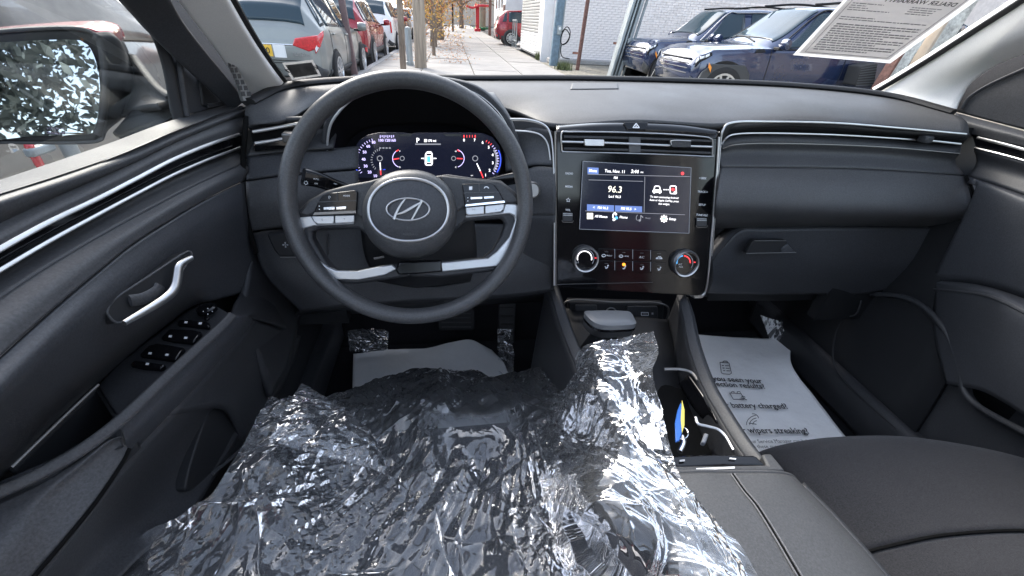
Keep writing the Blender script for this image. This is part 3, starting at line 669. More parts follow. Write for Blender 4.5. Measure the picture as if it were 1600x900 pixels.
# navy suvs standing across the lot, noses towards the pavement
NAV = [(-2.40, .45, .9, .80, .92, .6), (-2.33, .32, 1.08, .90, 1.2, .66), (-2.2, .30, 1.12, .945, 1.62, .66), (-1.9, .28, 1.13, .95, 1.72, .65), (-.5, .27, 1.11, .955, 1.77, .65), (.45, .27, 1.09, .955, 1.72, .64), (1.15, .27, 1.08, .95, 1.20, .72), (1.32, .28, 1.08, .945, 1.10, .78), (2.15, .30, 1.02, .915, 1.035, .72), (2.34, .34, .93, .87, .95, .66), (2.42, .46, .76, .76, .78, .6)]
def nav_extra(front):
    def f_(root, G, panel, across):
        for s in (1, -1):
            h = panel('headlight', [(8.25, 4.0), (9.55, 3.75), (9.5, 4.75), (8.3, 4.7)], M['rubber'], s, .012)
            for k in range(3): panel('lamp', [(8.45 + k * .36, 4.08), (8.72 + k * .36, 4.02), (8.72 + k * .36, 4.55), (8.45 + k * .36, 4.6)], M['lamp'], s, .028, 6, parent=h)
            panel('side_reflector', [(8.18, 3.0), (8.42, 3.35), (8.42, 3.62), (8.18, 3.3)], M['amber'], s, .075)
            panel('bumper', [(8.7, 1.0), (9.9, 1.0), (9.9, 2.6), (8.8, 2.3)], M['car_trim'], s, .014)
            panel('fender_vent', [(7.05, 4.2), (7.25, 4.1), (7.22, 4.85), (7.08, 4.9)], M['rubber'], s, .012, 6)
            panel('sill', [(2.2, 1.0), (7.0, 1.0), (7.0, 2.0), (2.2, 2.0)], M['car_trim'], s, .012)
            for f, a, b, l in ((3.2, 2, 5, .1), (4.45, 1.5, 5, .05), (6.55, 1.5, 5, .1)): seam(root, G, f, a, b, s, l)
            tube('roof_rail', [(-1.8, s * .70, 1.76), (-.5, s * .72, 1.84), (.4, s * .70, 1.77)], .02, M['rubber'], root)
            tube('window_trim', [G(f, 5.02, s) + Vector((0, s * .012, 0)) for f in np.linspace(2.3, 6.0, 9)], .012, M['satin' if not front else 'rubber'], root)
            tube('window_trim', [G(f, 5.97, s) + Vector((0, s * .012, 0)) for f in np.linspace(2.4, 5.1, 9)] + [G(6.1, 5.1, s) + Vector((0, s * .012, 0))], .012, M['satin' if not front else 'rubber'], root)
        handles(root, G, (3.5, 4.7), M['car_blue']); mirrors(root, 1.0, .95, 1.16, M['car_blue'])
        for k in range(4): box('grille_bar', (2.40, 0, .62 + k * .08), (.05, 1.2, .02), M['car_trim'], root, .008)
        tube('wiper', [(1.22, .55, 1.17), (1.12, .1, 1.235), (1.08, -.3, 1.24)], .014, M['rubber'], root)
    return f_
NW = [([(2.3, 5.12), (3.1, 5.12), (3.1, 5.92), (2.5, 5.9)], cg), ([(3.2, 5.1), (4.4, 5.1), (4.4, 5.93), (3.2, 5.93)], cg), ([(4.55, 5.1), (6.0, 5.1), (5.12, 5.93), (4.6, 5.93)], cg)]
NG = [(6.05, 5.1, 6.2, 6.25), (1.2, 2.3, 6.2, 6.2)]
build_car('navy_car', 'navy blue suv nearest the dashboard, grey wheel arch, behind the notice paper', 'car', [(2.42 - (2.42 - q[0]) * 1.15,) + tuple(q[1:]) for q in NAV], M['car_blue'], (-1.75, 1.86), .39, (6.35, 8.75, -.03), R(180), NW, NG, 'navy suvs in the lot', True, nav_extra(True), square=True)
build_car('navy_car', 'navy blue suv with chrome window trim parked behind the other navy suv', 'car', NAV, M['car_blue'], (-1.35, 1.88), .39, (6.75, 11.9, -.03), R(180), NW, NG, 'navy suvs in the lot', None, nav_extra(False), spokes=16)

p_ = at(44, 258, X=-1.75); rpst = thing('marker_post', 'short grey post with a red reflector standing below the side mirror', 'marker post', (p_.x, p_.y, 0))
box('red_reflector', at(54, 243, X=-1.75), (.022, .03, .085), M['tail'], rpst, .015); box('bracket', at(55, 236, X=-1.75) + Vector((0, .02, 0)), (.03, .10, .03), M['galv'], rpst, .008)
tube('post', [(p_.x + .02, p_.y + .16, -.05), (p_.x + .02, p_.y + .16, .95)], .025, M['galv'], rpst)
house(13, 22, -9, 9, 7, M['house_tan'], 'tan house across the lot mirrored in the neighbouring car', -1)
tree('street_tree', 'bare tree by the lot mirrored in the neighbouring car glass', 'tree', 8.0, 2.2, 6.5, 2.6, M['leaf_o'], 500, .08, 23, .2, .14)
# ------------------------------------------------------------------ dashboard
dash = thing('dashboard', 'wide charcoal dashboard with gauge hood, silver trim lines, centre panel and glovebox', 'dashboard', (0, .95, .65))
def Ys(*t): return [at(a, b, Y=c) for a, b, c in t]
edge_px = [(385, 166, .79), (440, 141, .90), (520, 131, .98), (640, 126, 1.05), (760, 126, 1.08), (900, 126, 1.09), (1100, 131, 1.06), (1250, 138, 1.0), (1390, 153, .91), (1497, 181, .79)]
lip_px = [(385, 196, .765), (450, 186, .785), (500, 160, .90), (560, 152, .95), (640, 150, .96), (720, 152, .95), (800, 172, .90), (868, 194, .795), (990, 188, .785), (1120, 194, .785), (1250, 188, .785), (1380, 199, .77), (1513, 211, .735)]
E0 = cr([at(a, b, Y=c) for a, b, c in edge_px], 60); E1 = cr([at(a, b, Y=c) for a, b, c in lip_px], 60)
E0 = arclen(E0, 60); E1 = arclen(E1, 60)
mids = []
for f, b in ((.30, .006), (.65, .009), (.9, .005)):
    mids.append([p.lerp(q, f) + Vector((0, 0, b)) for p, q in zip(E0, E1)])
patch('top_pad', [E0] + mids + [E1], M['pad'], dash, 90, 25, .012)
cow = [p + Vector((0, .012, .004)) for p in E0]
sweep('windscreen_seal', cow, oval(.012, .007, 10), M['rubber'], dash, hint=(0, 0, 1), n=80)
sel = [i for i in range(60) if -.075 < E0[i].x < .085]
srow = []
for f in (.13, .2, .27, .34):
    bmp = np.interp(f, [0, .30, .65, .9, 1], [0, .006, .009, .005, 0]); srow.append([E0[i].lerp(E1[i], f) + Vector((0, 0, bmp + .0016)) for i in sel])
patch('speaker_cover', srow, M['pad_mid'], dash, 30, 10, .002)
# --- passenger side
def line(name, pts, r, m, par, n=60, prof=None): return sweep(name, pts, prof or oval(r, r * .8, 8), m, par, n=n)
A = Ys((1128, 205, .775), (1145, 193, .783), (1200, 190, .785), (1300, 192, .78), (1400, 200, .762), (1516, 211, .735))
B = Ys((1128, 222, .785), (1145, 212, .80), (1200, 208, .803), (1300, 211, .80), (1400, 217, .785), (1503, 226, .755))
Cc = Ys((1129, 232, .775), (1150, 226, .788), (1200, 224, .79), (1300, 226, .785), (1400, 231, .768), (1500, 240, .738))
D = Ys((1127, 260, .76), (1180, 260.5, .765), (1240, 261, .768), (1320, 262.5, .765), (1400, 266, .752), (1508, 274, .73))
line('upper_trim', Ys((1112, 400, .715), (1120, 300, .742), (1125.5, 228, .768), (1130, 203, .774), (1145, 191.5, .778)) + Ys((1200, 190, .779), (1300, 192, .774), (1400, 199.5, .756), (1510, 209.5, .73)), .0019, M['satin'], dash, 120)
patch('vent_recess', [A, B], M['plastic_deep'], dash, 50, 3, .004)
line('lower_trim', Ys((1128, 226, .774), (1134, 216, .787), (1150, 209.5, .792), (1200, 208, .795), (1300, 210.5, .79), (1380, 215, .78), (1432, 218.5, .768)), .0018, M['satin'], dash)
line('vent_bar', Ys((1440, 218.5, .762), (1470, 221.5, .755), (1501, 225, .745)), .0022, M['satin'], dash, 12)
h_ = Ys((1431, 213, .758)); bev(box('vent_slider', at(1446, 217, Y=.755), (.018, .02, .014), M['plastic'], dash), .003)
patch('vent_shelf', [B, Cc], M['plastic'], dash, 50, 3, .004)
line('shelf_edge', Cc, .0010, M['dim_metal'], dash)
patch('upper_panel', [Cc, [p.lerp(q, .45) + Vector((0, .014, 0)) for p, q in zip(Cc, D)], D], M['pad_mid'], dash, 50, 12, .004)
D2 = [p + Vector((0, 0, -.0016)) for p in D]
L1 = Ys((1124, 290, .722), (1180, 291, .728), (1240, 293, .73), (1320, 296, .728), (1400, 299, .72), (1516, 305, .705))
L2 = Ys((1119, 325, .705), (1180, 326, .712), (1240, 328, .714), (1320, 330, .713), (1400, 331, .707), (1519, 333, .695))
L3 = Ys((1116, 344, .735), (1180, 345, .742), (1240, 346, .744), (1320, 346, .742), (1400, 346, .735), (1518, 346, .715))
L4 = Ys((1113, 357, .775), (1180, 356, .782), (1240, 355, .784), (1320, 354, .782), (1400, 354.5, .776), (1508, 356, .75))
patch('lower_pad', [D2, L1, L2, L3, L4], M['pad'], dash, 60, 40, .006)
G0 = Ys((1113, 407, .745), (1128, 388, .755), (1158, 359, .772), (1200, 357, .774), (1300, 355.5, .772), (1400, 355.5, .766), (1502, 357, .74))
G2 = Ys((1106, 458, .775), (1125, 459, .778), (1158, 459.5, .785), (1220, 460, .785), (1290, 460, .78), (1350, 460, .772), (1425, 446, .75))
G1 = [p.lerp(q, .5) + Vector((0, -.012, 0)) for p, q in zip(G0, G2)]
gb = patch('glovebox', [G0, G1, G2], M['pad_dark'], dash, 70, 20, .03)
line('glovebox_edge', [p + Vector((0, -.001, 0)) for p in G0], .0011, M['plastic_deep'], gb)
gpl = Plane(at(1205, 386, Y=.742), (0, -1, .18))
prism('handle_recess', [gpl.at(*q) for q in ((1177, 376), (1228, 376), (1244, 394), (1165, 396))], Vector((0, .012, 0)), M['plastic_deep'], gb, .002)
prism('handle', [gpl.at(*q, .003) for q in ((1222, 388), (1231, 381), (1243, 394), (1220, 395))], Vector((0, .01, 0)), M['pad_dark'], gb, .002)
tube('handle_edge', [gpl.at(*q, .002) for q in ((1179, 376), (1228, 376))], .0007, M['dim_metal'], gb, 6)
tube('handle_edge', [gpl.at(*q, .002) for q in ((1166, 396), (1244, 394.5))], .0007, M['dim_metal'], gb, 6)
patch('filler_panel', [Ys((1119, 325, .80), (1300, 330, .80), (1519, 333, .80)), Ys((1106, 470, .81), (1300, 466, .81), (1480, 430, .80))], M['plastic_deep'], dash, 20, 3)
patch('underside', [Ys((1100, 458, .79), (1180, 459, .79), (1280, 460, .785)), [at(1095, 464, Y=1.0), at(1180, 462.5, Y=1.0), at(1270, 461.5, Y=1.0)]], M['plastic_deep'], dash, 20, 3)
prism('end_cover', [(.60, .775, .62), (.80, .775, .62), (.80, .775, 1.112), (.60, .775, 1.112)], Vector((0, .03, 0)), M['plastic_deep'], dash)
prism('end_cover', [(-.79, .83, .62), (-.60, .83, .62), (-.60, .83, 1.06), (-.79, .83, 1.06)], Vector((0, .03, 0)), M['plastic_deep'], dash)
# end cap on the right
patch('end_panel', [Ys((1514, 276, .725), (1530, 281, .72), (1600, 306, .68)), Ys((1523, 310, .705), (1545, 320, .70), (1610, 340, .66)), Ys((1510, 356, .74), (1535, 380, .73), (1612, 400, .66)), Ys((1430, 446, .75), (1500, 460, .72), (1612, 470, .64))], M['pad_dark'], dash, 30, 24)
line('end_gap', Ys((1509, 274, .7265), (1521, 300, .703), (1523, 325, .694), (1518, 347, .71), (1504, 358, .738)), .0022, M['gap'], dash, 30)
# --- driver's left corner
Lv0 = Ys((386, 197, .764), (410, 192, .775), (450, 187, .784), (520, 186, .797)); Lv1 = Ys((386, 243, .755), (410, 240, .765), (450, 236, .772), (520, 230, .78))
vt = patch('side_vent', [Lv0, [p.lerp(q, .5) + Vector((0, .025, 0)) for p, q in zip(Lv0, Lv1)], Lv1], M['plastic'], dash, 20, 10)
tube('vent_bar', Ys((395, 206, .755), (430, 200, .763), (480, 191, .772)), .0028, M['satin'], vt); tube('vent_bar', Ys((399, 224, .750), (430, 219, .757), (480, 209, .765)), .0030, M['satin'], vt)
prism('vent_mouth', Ys((392, 209, .761), (480, 195, .775), (480, 208, .775), (395, 222, .76)), Vector((0, .01, 0)), M['gap'], vt)
prism('vent_mouth', Ys((396, 227, .756), (480, 213, .768), (480, 228, .766), (398, 236, .757)), Vector((0, .01, 0)), M['gloss'], vt)
bev(box('vent_slider', at(452, 214, Y=.754), (.018, .02, .016), M['dim_metal'], vt), .003)
K0 = Ys((386, 245, .757), (450, 238, .772), (560, 228, .80)); K1 = Ys((385, 281, .735), (450, 272, .742), (560, 262, .77))
patch('upper_panel', [K0, K1], M['pad_dark'], dash, 20, 8)
K2 = Ys((384, 284, .733), (450, 275, .740), (560, 266, .77)); K3 = Ys((386, 320, .710), (450, 315, .712), (560, 310, .75)); K4 = Ys((391, 361, .715), (450, 355, .72), (560, 350, .75))
patch('lower_pad', [K2, K3, K4], M['pad'], dash, 24, 20)
N0 = Ys((392, 364, .73), (450, 358, .735), (640, 350, .78), (800, 350, .78), (868, 352, .76)); N1 = Ys((415, 430, .70), (470, 430, .70), (640, 420, .74), (800, 420, .74), (866, 415, .73)); N2 = Ys((470, 487, .70), (520, 480, .70), (640, 470, .72), (790, 462, .73), (866, 452, .72))
patch('knee_panel', [N0, N1, N2], M['plastic'], dash, 40, 24, .01)
patch('underside', [N2, [at(450, 500, Y=1.0), at(560, 490, Y=1.0), at(660, 485, Y=1.0), at(790, 475, Y=1.0), at(866, 470, Y=1.0)]], M['plastic_deep'], dash, 20, 4)
kp = Plane(at(440, 385, Y=.695), (0, -1, .35))
prism('switch_panel', [kp.at(*q) for q in ((416, 366), (470, 362), (470, 402), (437, 402), (428, 392))], Vector((0, .012, 0)), M['plastic_deep'], dash, .003)
tube('switch_edge', [kp.at(438, 402, .001), kp.at(470, 402, .001)], .001, M['dim_metal'], dash, 6)
txt('✢', kp, 446, 383, 8, M['print_grey'], dash, 'switch_icon')
tube('panel_fold', Ys((512, 365, .74), (512, 396, .725), (505, 398, .72)), .002, M['plastic'], dash)
line('corner_gap', Ys((385, 182, .772), (382, 215, .752), (380, 250, .742), (380, 300, .715), (386, 345, .70), (400, 395, .70)), .004, M['gap'], dash, 50)
# behind the wheel right of the column, left of the centre panel
R0 = Ys((790, 215, .80), (830, 200, .795), (862, 205, .78)); R1 = Ys((790, 268, .79), (830, 258, .77), (866, 258, .75)); R2 = Ys((790, 285, .775), (830, 262, .765), (866, 261, .748)); R3 = Ys((790, 340, .76), (830, 337, .735), (867, 337, .715)); R4 = Ys((790, 430, .77), (830, 430, .75), (866, 440, .73))
patch('upper_panel', [R0, [p.lerp(q, .5) + Vector((0, .01, 0)) for p, q in zip(R0, R1)], R1], M['pad_dark'], dash, 16, 12); patch('lower_pad', [R2, [p.lerp(q, .5) + Vector((0, -.008, 0)) for p, q in zip(R2, R3)], R3], M['pad_mid'], dash, 16, 12); patch('knee_side', [R3, R4], M['plastic'], dash, 16, 8)
line('side_trim', Ys((796, 186, .785), (825, 187, .782), (848, 194, .778), (859, 207, .772), (864, 235, .757), (866, 300, .733), (866, 380, .708), (866, 446, .688)), .0017, M['satin'], dash, 80)
line('side_trim', Ys((800, 204, .782), (828, 206, .78), (846, 212, .776), (856, 226, .77), (860, 250, .76)), .0015, M['satin'], dash, 40)
patch('vent_recess', [Ys((796, 189, .80), (825, 190, .80), (848, 197, .79), (858, 210, .785)), Ys((796, 238, .80), (825, 238, .80), (848, 240, .79), (862, 246, .775))], M['plastic_deep'], dash, 16, 4)
# push-button start half hidden by the wheel
ks = at(831, 297, Y=.735)
lathe('start_button', [(.016, -.01), (.016, .003), (.0135, .006), (.012, .004), (0, .004)], M['dim_metal'], dash, 28, frame(ks, (1, 0, 0), (0, .3, .95), (0, -.95, .3)))

# --- instrument hood and cluster
HP = [(508, 300, .80), (511, 250, .79), (514, 205, .785), (527, 178, .785), (555, 152, .79), (600, 136, .80), (650, 131, .80), (700, 134, .80), (740, 144, .79), (772, 168, .785), (793, 198, .78), (806, 240, .775), (812, 290, .77)]
arch = cr([at(a, b, Y=c) for a, b, c in HP], 70)
cpl = Plane(at(668, 247, Y=.865), (0, -1, .12)); cpl.bo = .0047
back = cr([cpl.at(534, 300), cpl.at(536, 265), cpl.at(540, 235), cpl.at(552, 214), cpl.at(580, 200), cpl.at(620, 196), cpl.at(668, 195), cpl.at(715, 197), cpl.at(750, 204), cpl.at(774, 216), cpl.at(786, 235), cpl.at(790, 265), cpl.at(792, 300)], 70)
hood = patch('gauge_hood', [arch, [p.lerp(q, .5) for p, q in zip(arch, back)], back], M['hood'], dash, 70, 12, .003)
outer = [p + (p - at(655, 260, Y=.79)).normalized() * .012 + Vector((0, .012, 0)) for p in arch]
top = [Vector((p.x, p.y + .12, min(p.z, 1.125))) for p in outer]
patch('hood_skin', [arch, outer, top], M['pad_dark'], hood, 70, 14, .003)
line('hood_trim', [p + Vector((0, -.002, 0)) for p in arch[4:24]], .0022, M['silver'], hood, 40); line('hood_trim', [p + Vector((0, -.002, 0)) for p in arch[44:60]], .0010, M['satin'], hood, 40)
gap0 = Ys((512, 205, .82), (514, 280, .80)); 
prism('column_surround', [cpl.at(*q, .03) for q in ((512, 262), (545, 284), (668, 286), (790, 284), (812, 262), (812, 345), (512, 345))], Vector((0, .03, 0)), M['plastic_deep'], dash, .004)
cl = thing('gauge_cluster', 'lit digital gauge cluster with speedometer, tachometer and car icon behind the steering wheel', 'gauge cluster', cpl.o)
ol = [(552, 247), (554, 232), (561, 220), (574, 211), (592, 207.5), (620, 207.5), (632, 208), (640, 210), (650, 208), (700, 208), (735, 208), (755, 209), (770, 215), (780, 228), (785, 247), (782, 266), (774, 283), (765, 300), (570, 300), (560, 284), (554, 266)]
prism('lens', [cpl.at(a, b, .004) for a, b in ol], cpl.n * -.012, M['screen'], cl, .001)
def arc(name, cx, cy, rx, ry, a0, a1, w_, m, par, pl, off, n=24):
    P0, P1 = [], []
    for t in np.linspace(R(a0), R(a1), n):
        P0.append(pl.at(cx + rx * math.cos(t), cy - ry * math.sin(t), off)); P1.append(pl.at(cx + (rx - w_) * math.cos(t), cy - (ry - w_) * math.sin(t), off))
    V = P0 + P1; return mesh(name, V, [(i, i + 1, n + i + 1, n + i) for i in range(n - 1)], m, par, False)
def quad(name, pl, px4, m, par, off=.005): return mesh(name, [pl.at(a, b, off) for a, b in px4], [tuple(range(len(px4)))], m, par, False)
def bar(name, pl, x0, y0, x1, y1, w_, m, par, off=.005):
    d = math.hypot(x1 - x0, y1 - y0); nx, ny = -(y1 - y0) / d * w_ / 2, (x1 - x0) / d * w_ / 2
    return quad(name, pl, ((x0 + nx, y0 + ny), (x1 + nx, y1 + ny), (x1 - nx, y1 - ny), (x0 - nx, y0 - ny)), m, par, off)
def dot(name, pl, x, y, r, m, par, off=.005, n=20): return quad(name, pl, [(x + r * math.cos(2 * math.pi * i / n), y + r * math.sin(2 * math.pi * i / n)) for i in range(n)], m, par, off)
def z6(x, y): return 380 + x / 3.2, 100 + y / 3.2
for sgn in (1, -1):
    g = thing('gauge', None, None, cpl.at(668 - 75 * sgn, 247)); g.parent = cl; g.matrix_parent_inverse = cl.matrix_basis.inverted()
    cx = 593 if sgn > 0 else 743
    arc('blue_arc', 592 if sgn > 0 else 744, 250, 39, 37, 155 if sgn > 0 else 25, 212 if sgn > 0 else -32, 1.4, M['lit_blue'], g, cpl, .0052)
    if sgn > 0:
        nums = (('100', 688, 382), ('120', 720, 382), ('160', 749, 382), ('80', 652, 392), ('60', 625, 412), ('50', 607, 441), ('40', 602, 477), ('30', 612, 511), ('20', 632, 541), ('10', 660, 560))
        for t in range(8): bar('tick', cpl, *z6(685 + 9.6 * t, 356), *z6(685 + 9.6 * t, 366 if t % 2 else 370), 1.0, M['lit_lilac'], g)
        for t in range(16):
            a = R(108 + t * 7.2); bar('tick', cpl, 592 + 36 * math.cos(a), 250 - 35 * math.sin(a), 592 + 32.5 * math.cos(a), 250 - 31.5 * math.sin(a), .8, M['lit_lilac'], g)
        for t in range(11): a = R(95 + t * 14); bar('inner_mark', cpl, 594 + 15 * math.cos(a), 250 - 18 * math.sin(a), 594 + 12 * math.cos(a), 250 - 14.5 * math.sin(a), 1.2, M['lit_grey'], g)
        for t in range(4): bar('inner_mark', cpl, *z6(680 + 16 * t, 420), *z6(690 + 16 * t, 420), 2.2, M['lit_grey'], g)
        txt('mph', cpl, *z6(705, 527), 1.8, M['lit_blue'], g)
    else:
        nums = (('8', 1104, 381), ('7', 1157, 381), ('6', 1197, 393), ('5', 1228, 417), ('4', 1247, 455), ('3', 1248, 495), ('2', 1232, 532), ('1', 1212, 556))
        for t in range(5): bar('tick', cpl, *z6(1104 + 14 * t, 355), *z6(1104 + 14 * t, 368), 1.6 if t % 4 == 0 else .8, M['lit_red'], g)
        arc('tick_ring', 744, 250, 34, 33.5, 30, -30, 3.5, M['lit_grey'], g, cpl, .0048)
        for t in range(15):
            a = R(62 - t * 7.2); bar('tick', cpl, 744 + 36 * math.cos(a), 250 - 35 * math.sin(a), 744 + 32.5 * math.cos(a), 250 - 31.5 * math.sin(a), .9, M['lit_red'] if t < 3 else M['lit_lilac'], g)
        txt('rpm', cpl, *z6(1143, 557), 1.6, M['lit_white'], g)
    for s_, a, b in nums: txt(s_, cpl, *z6(a, b), 4.2, M['lit_lilac'] if sgn > 0 else M['lit_white'], g, bold=.02)
    hx, hy = z6(683 if sgn > 0 else 1160, 472); arc('needle_hub', hx, hy, 4.6, 4.6, 0, 360, 1.3, M['lit_grey'], g, cpl, .0055)
    if sgn > 0: bar('needle', cpl, *z6(684, 492), *z6(687, 535), 1.5, M['lit_white'], g, .006); bar('needle_tip', cpl, *z6(687, 530), *z6(688, 555), 1.6, M['lit_red'], g, .0062)
    else: bar('needle', cpl, *z6(1168, 497), *z6(1188, 540), 1.5, M['lit_white'], g, .006); bar('needle_tip', cpl, *z6(1186, 535), *z6(1200, 570), 1.6, M['lit_red'], g, .0062)
    mx_, my_ = z6(795 if sgn > 0 else 1052, 472)
    sg = thing('small_gauge', None, None, cpl.at(mx_, my_)); sg.parent = cl; sg.matrix_parent_inverse = cl.matrix_basis.inverted()
    if sgn > 0: arc('scale', mx_ - 0, my_, 15.5, 15, 112, 248, 1.0, M['lit_lilac'], sg, cpl, .0052); bar('needle', cpl, mx_ - 14, my_ + 1.5, mx_ - 5, my_, 1.6, M['lit_red'], sg, .0056); a_ = 112
    else: arc('scale', mx_ + 1, my_, 16, 15, 68, -68, 1.0, M['lit_lilac'], sg, cpl, .0052); bar('needle', cpl, mx_ + 5, my_, mx_ + 14, my_ + .5, 1.6, M['lit_red'], sg, .0056); a_ = 68
    arc('needle_hub', mx_, my_, 3.8, 3.8, 0, 360, 1.1, M['lit_grey'], sg, cpl, .0055)
    arc('warning_arc', mx_, my_, 15.6, 15, a_, a_ + 18 * (1 if sgn > 0 else -1), 1.6, M['lit_red'], sg, cpl, .0058)
    for s_, dy in (('C' if sgn < 0 else 'E', 44), ('H' if sgn < 0 else 'F', -35)): txt(s_, cpl, mx_ - 3.5 * sgn, my_ + dy / 3.2, 2.4, M['lit_white'], sg)
ce = thing('centre_display', None, None, cpl.at(668, 247)); ce.parent = cl; ce.matrix_parent_inverse = cl.matrix_basis.inverted()
txt('P', cpl, *z6(873, 383), 7.5, M['lit_white'], ce, bold=.01); txt('170 mi', cpl, *z6(943, 384), 3.6, M['lit_white'], ce, bold=.02); 
quad('fuel_icon', cpl, [z6(905, 376), z6(918, 376), z6(918, 390), z6(905, 390)], M['lit_white'], ce); bar('divider', cpl, *z6(860, 401), *z6(988, 401), 2, M['lit_grey'], ce)
cb_ = [z6(x, y) for x, y in ((916, 440), (922, 437), (936, 437), (943, 440), (947, 452), (948, 498), (944, 506), (936, 508), (920, 508), (912, 506), (908, 498), (909, 452))]
quad('car_icon', cpl, cb_, M['lit_white'], ce, .0054); quad('car_icon_glass', cpl, [z6(*q) for q in ((914, 448), (942, 448), (938, 458), (918, 458))], M['screen'], ce, .0058); quad('car_icon_glass', cpl, [z6(*q) for q in ((918, 494), (938, 494), (942, 503), (914, 503))], M['screen'], ce, .0058); quad('car_icon_roof', cpl, [z6(*q) for q in ((919, 461), (937, 461), (937, 491), (919, 491))], M['lit_cyan'], ce, .0056)
for x_ in (898, 958): bar('car_icon_mirror', cpl, *z6(x_ - 8, 472), *z6(x_ + 8, 472), 1.4, M['lit_white'], ce); bar('car_icon_wheel', cpl, *z6(x_ + (6 if x_ < 920 else -6), 466), *z6(x_ + (6 if x_ < 920 else -6), 480), 1.6, M['lit_grey'], ce)
for x0 in (845, 1000): quad('info_band', cpl, [z6(x0 - 72, 349), z6(x0 + 5, 349), z6(x0 - 10, 361), z6(x0 - 60, 361)] if x0 < 900 else [z6(1000, 349), z6(1090, 349), z6(1090, 361), z6(1015, 361)], mat('band_grey', (.05, .05, .05), .4), ce, .0052)

# --- centre stack
p_top, p_bot = at(990, 212, Y=.762), at(990, 455, Y=.692)
ux = (at(1100, 330, Y=.727) - at(880, 322, Y=.727)).normalized()
fpl = Plane((p_top + p_bot) / 2, ux.cross(p_top - p_bot), ux)
cpn = thing('centre_stack', 'tall gloss black centre stack with touchscreen, centre vent and two climate dials', 'centre stack', p_bot)
ol = [(868, 205), (869, 300), (869, 400), (869, 444), (872, 449), (900, 453), (1000, 458), (1090, 463), (1099, 461), (1104, 452), (1108, 420), (1114, 350), (1121, 260), (1124, 213), (1100, 210), (1000, 206), (900, 202)]
prism('panel', [fpl.at(*q) for q in ol], fpl.n * -.03, M['gloss'], cpn, .003)
# brow bending back to the dash, carrying the hazard switch
rB = [fpl.at(x, y, .001) for x, y in ((869, 209), (930, 207), (990, 208), (1060, 212), (1123, 217))]
rA = Ys((868, 195.5, .79), (930, 190.5, .79), (990, 189, .79), (1060, 192, .79), (1121, 201, .785))
patch('brow', [rA, [p.lerp(q, .5) + Vector((0, -.004, .004)) for p, q in zip(rA, rB)], rB], M['gloss'], cpn, 40, 12, .008)
bp_ = Plane(at(993, 197, Y=.776), (0, -.75, .66))
hz = prism('hazard_button', [bp_.at(*q, .008) for q in ((975, 190.8), (1013, 191.3), (1010, 202.5), (980, 202))], bp_.n * -.008, M['gloss'], cpn, .001)
for a, b in zip(((989, 199.3), (994, 192.7), (999, 199.6)), ((994, 192.7), (999, 199.6), (989, 199.3))): bar('hazard_triangle', bp_, *a, *b, 1.3, M['print_white'], hz, .0085)
quad('hazard_mark', bp_, ((992.6, 197.6), (994, 195.6), (995.6, 197.8)), M['print_white'], hz, .0085)
tube('panel_edge', [fpl.at(*q, .002) for q in ((867.5, 205), (868, 300), (868, 400), (868, 446))], .0022, M['dim_metal'], cpn)
tube('panel_edge', [fpl.at(*q, .002) for q in ((1123.5, 214), (1120, 265), (1113.5, 350), (1107.5, 420), (1103, 453), (1097, 462))], .0024, M['satin'], cpn)
bev(prism('panel_base', [fpl.at(*q, -.006) for q in ((1080, 458), (1104, 459), (1098, 466), (1085, 467))], fpl.n * -.03, M['satin'], cpn), .002)
def rr_px(x0, y0, x1, y1, sk=0, r=2.5, n=4):
    """Rounded screen-aligned outline whose rows fall by sk px across the width."""
    out = []; w_ = x1 - x0
    for cx, cy, s in ((x1 - r, y0 + r, -90), (x1 - r, y1 - r, 0), (x0 + r, y1 - r, 90), (x0 + r, y0 + r, 180)):
        for k in range(n + 1):
            t = R(s + 90 * k / n); X_ = cx + r * math.cos(t); out.append((X_, cy + r * math.sin(t) + sk * (X_ - x0) / w_))
    return out
# centre vent
vp = [(877.5, 208), (890, 206), (940, 206.3), (990, 207.5), (1050, 210), (1100, 214), (1110, 217), (1113, 221), (1112.5, 240), (1110, 244.5), (1060, 242.5), (990, 240), (890, 237.5), (879, 236), (877.5, 232)]
vc = thing('centre_vent', None, None, fpl.at(990, 225)); vc.parent = cpn; vc.matrix_parent_inverse = cpn.matrix_basis.inverted()
prism('mouth', [fpl.at(*q, .001) for q in vp], fpl.n * -.001, M['gap'], vc)
sweep('rim', [fpl.at(*q, .002) for q in vp], oval(.0015, .002, 8), M['satin'], vc, hint=fpl.n, n=120, closed=True)
tube('blade', [fpl.at(*q, .006) for q in ((878, 221.5), (940, 223), (990, 225), (1050, 227.5), (1112, 229.5))], .0019, M['silver'], vc)
for z_, k_ in ((214.5, 0), (233, 0)): 
    sweep('vane', [fpl.at(*q, -.004) for q in ((880, z_ - 1), (990, z_ + 1.5), (1110, z_ + 6))], rrect(.0022, .006, .001), M['plastic'], vc, hint=fpl.n)
for x_, y_, m_ in ((929, 222.5, 'satin'), (1064.5, 224.5, 'plastic')):
    prism('slider', [fpl.at(*q, .011) for q in rr_px(x_ - 15.5, y_ - 5, x_ + 15.5, y_ + 5.5, .6, 2)], fpl.n * -.01, M[m_], vc, .001)
tube('slider_edge', [fpl.at(*q, .0125) for q in ((1049, 226), (1051, 219.6), (1079.5, 220.2))], .0009, M['satin'], vc)
prism('divider', [fpl.at(*q, .004) for q in ((983, 214), (1001, 214.5), (1001, 238), (983, 237.5))], fpl.n * -.004, M['print_dark'], vc)
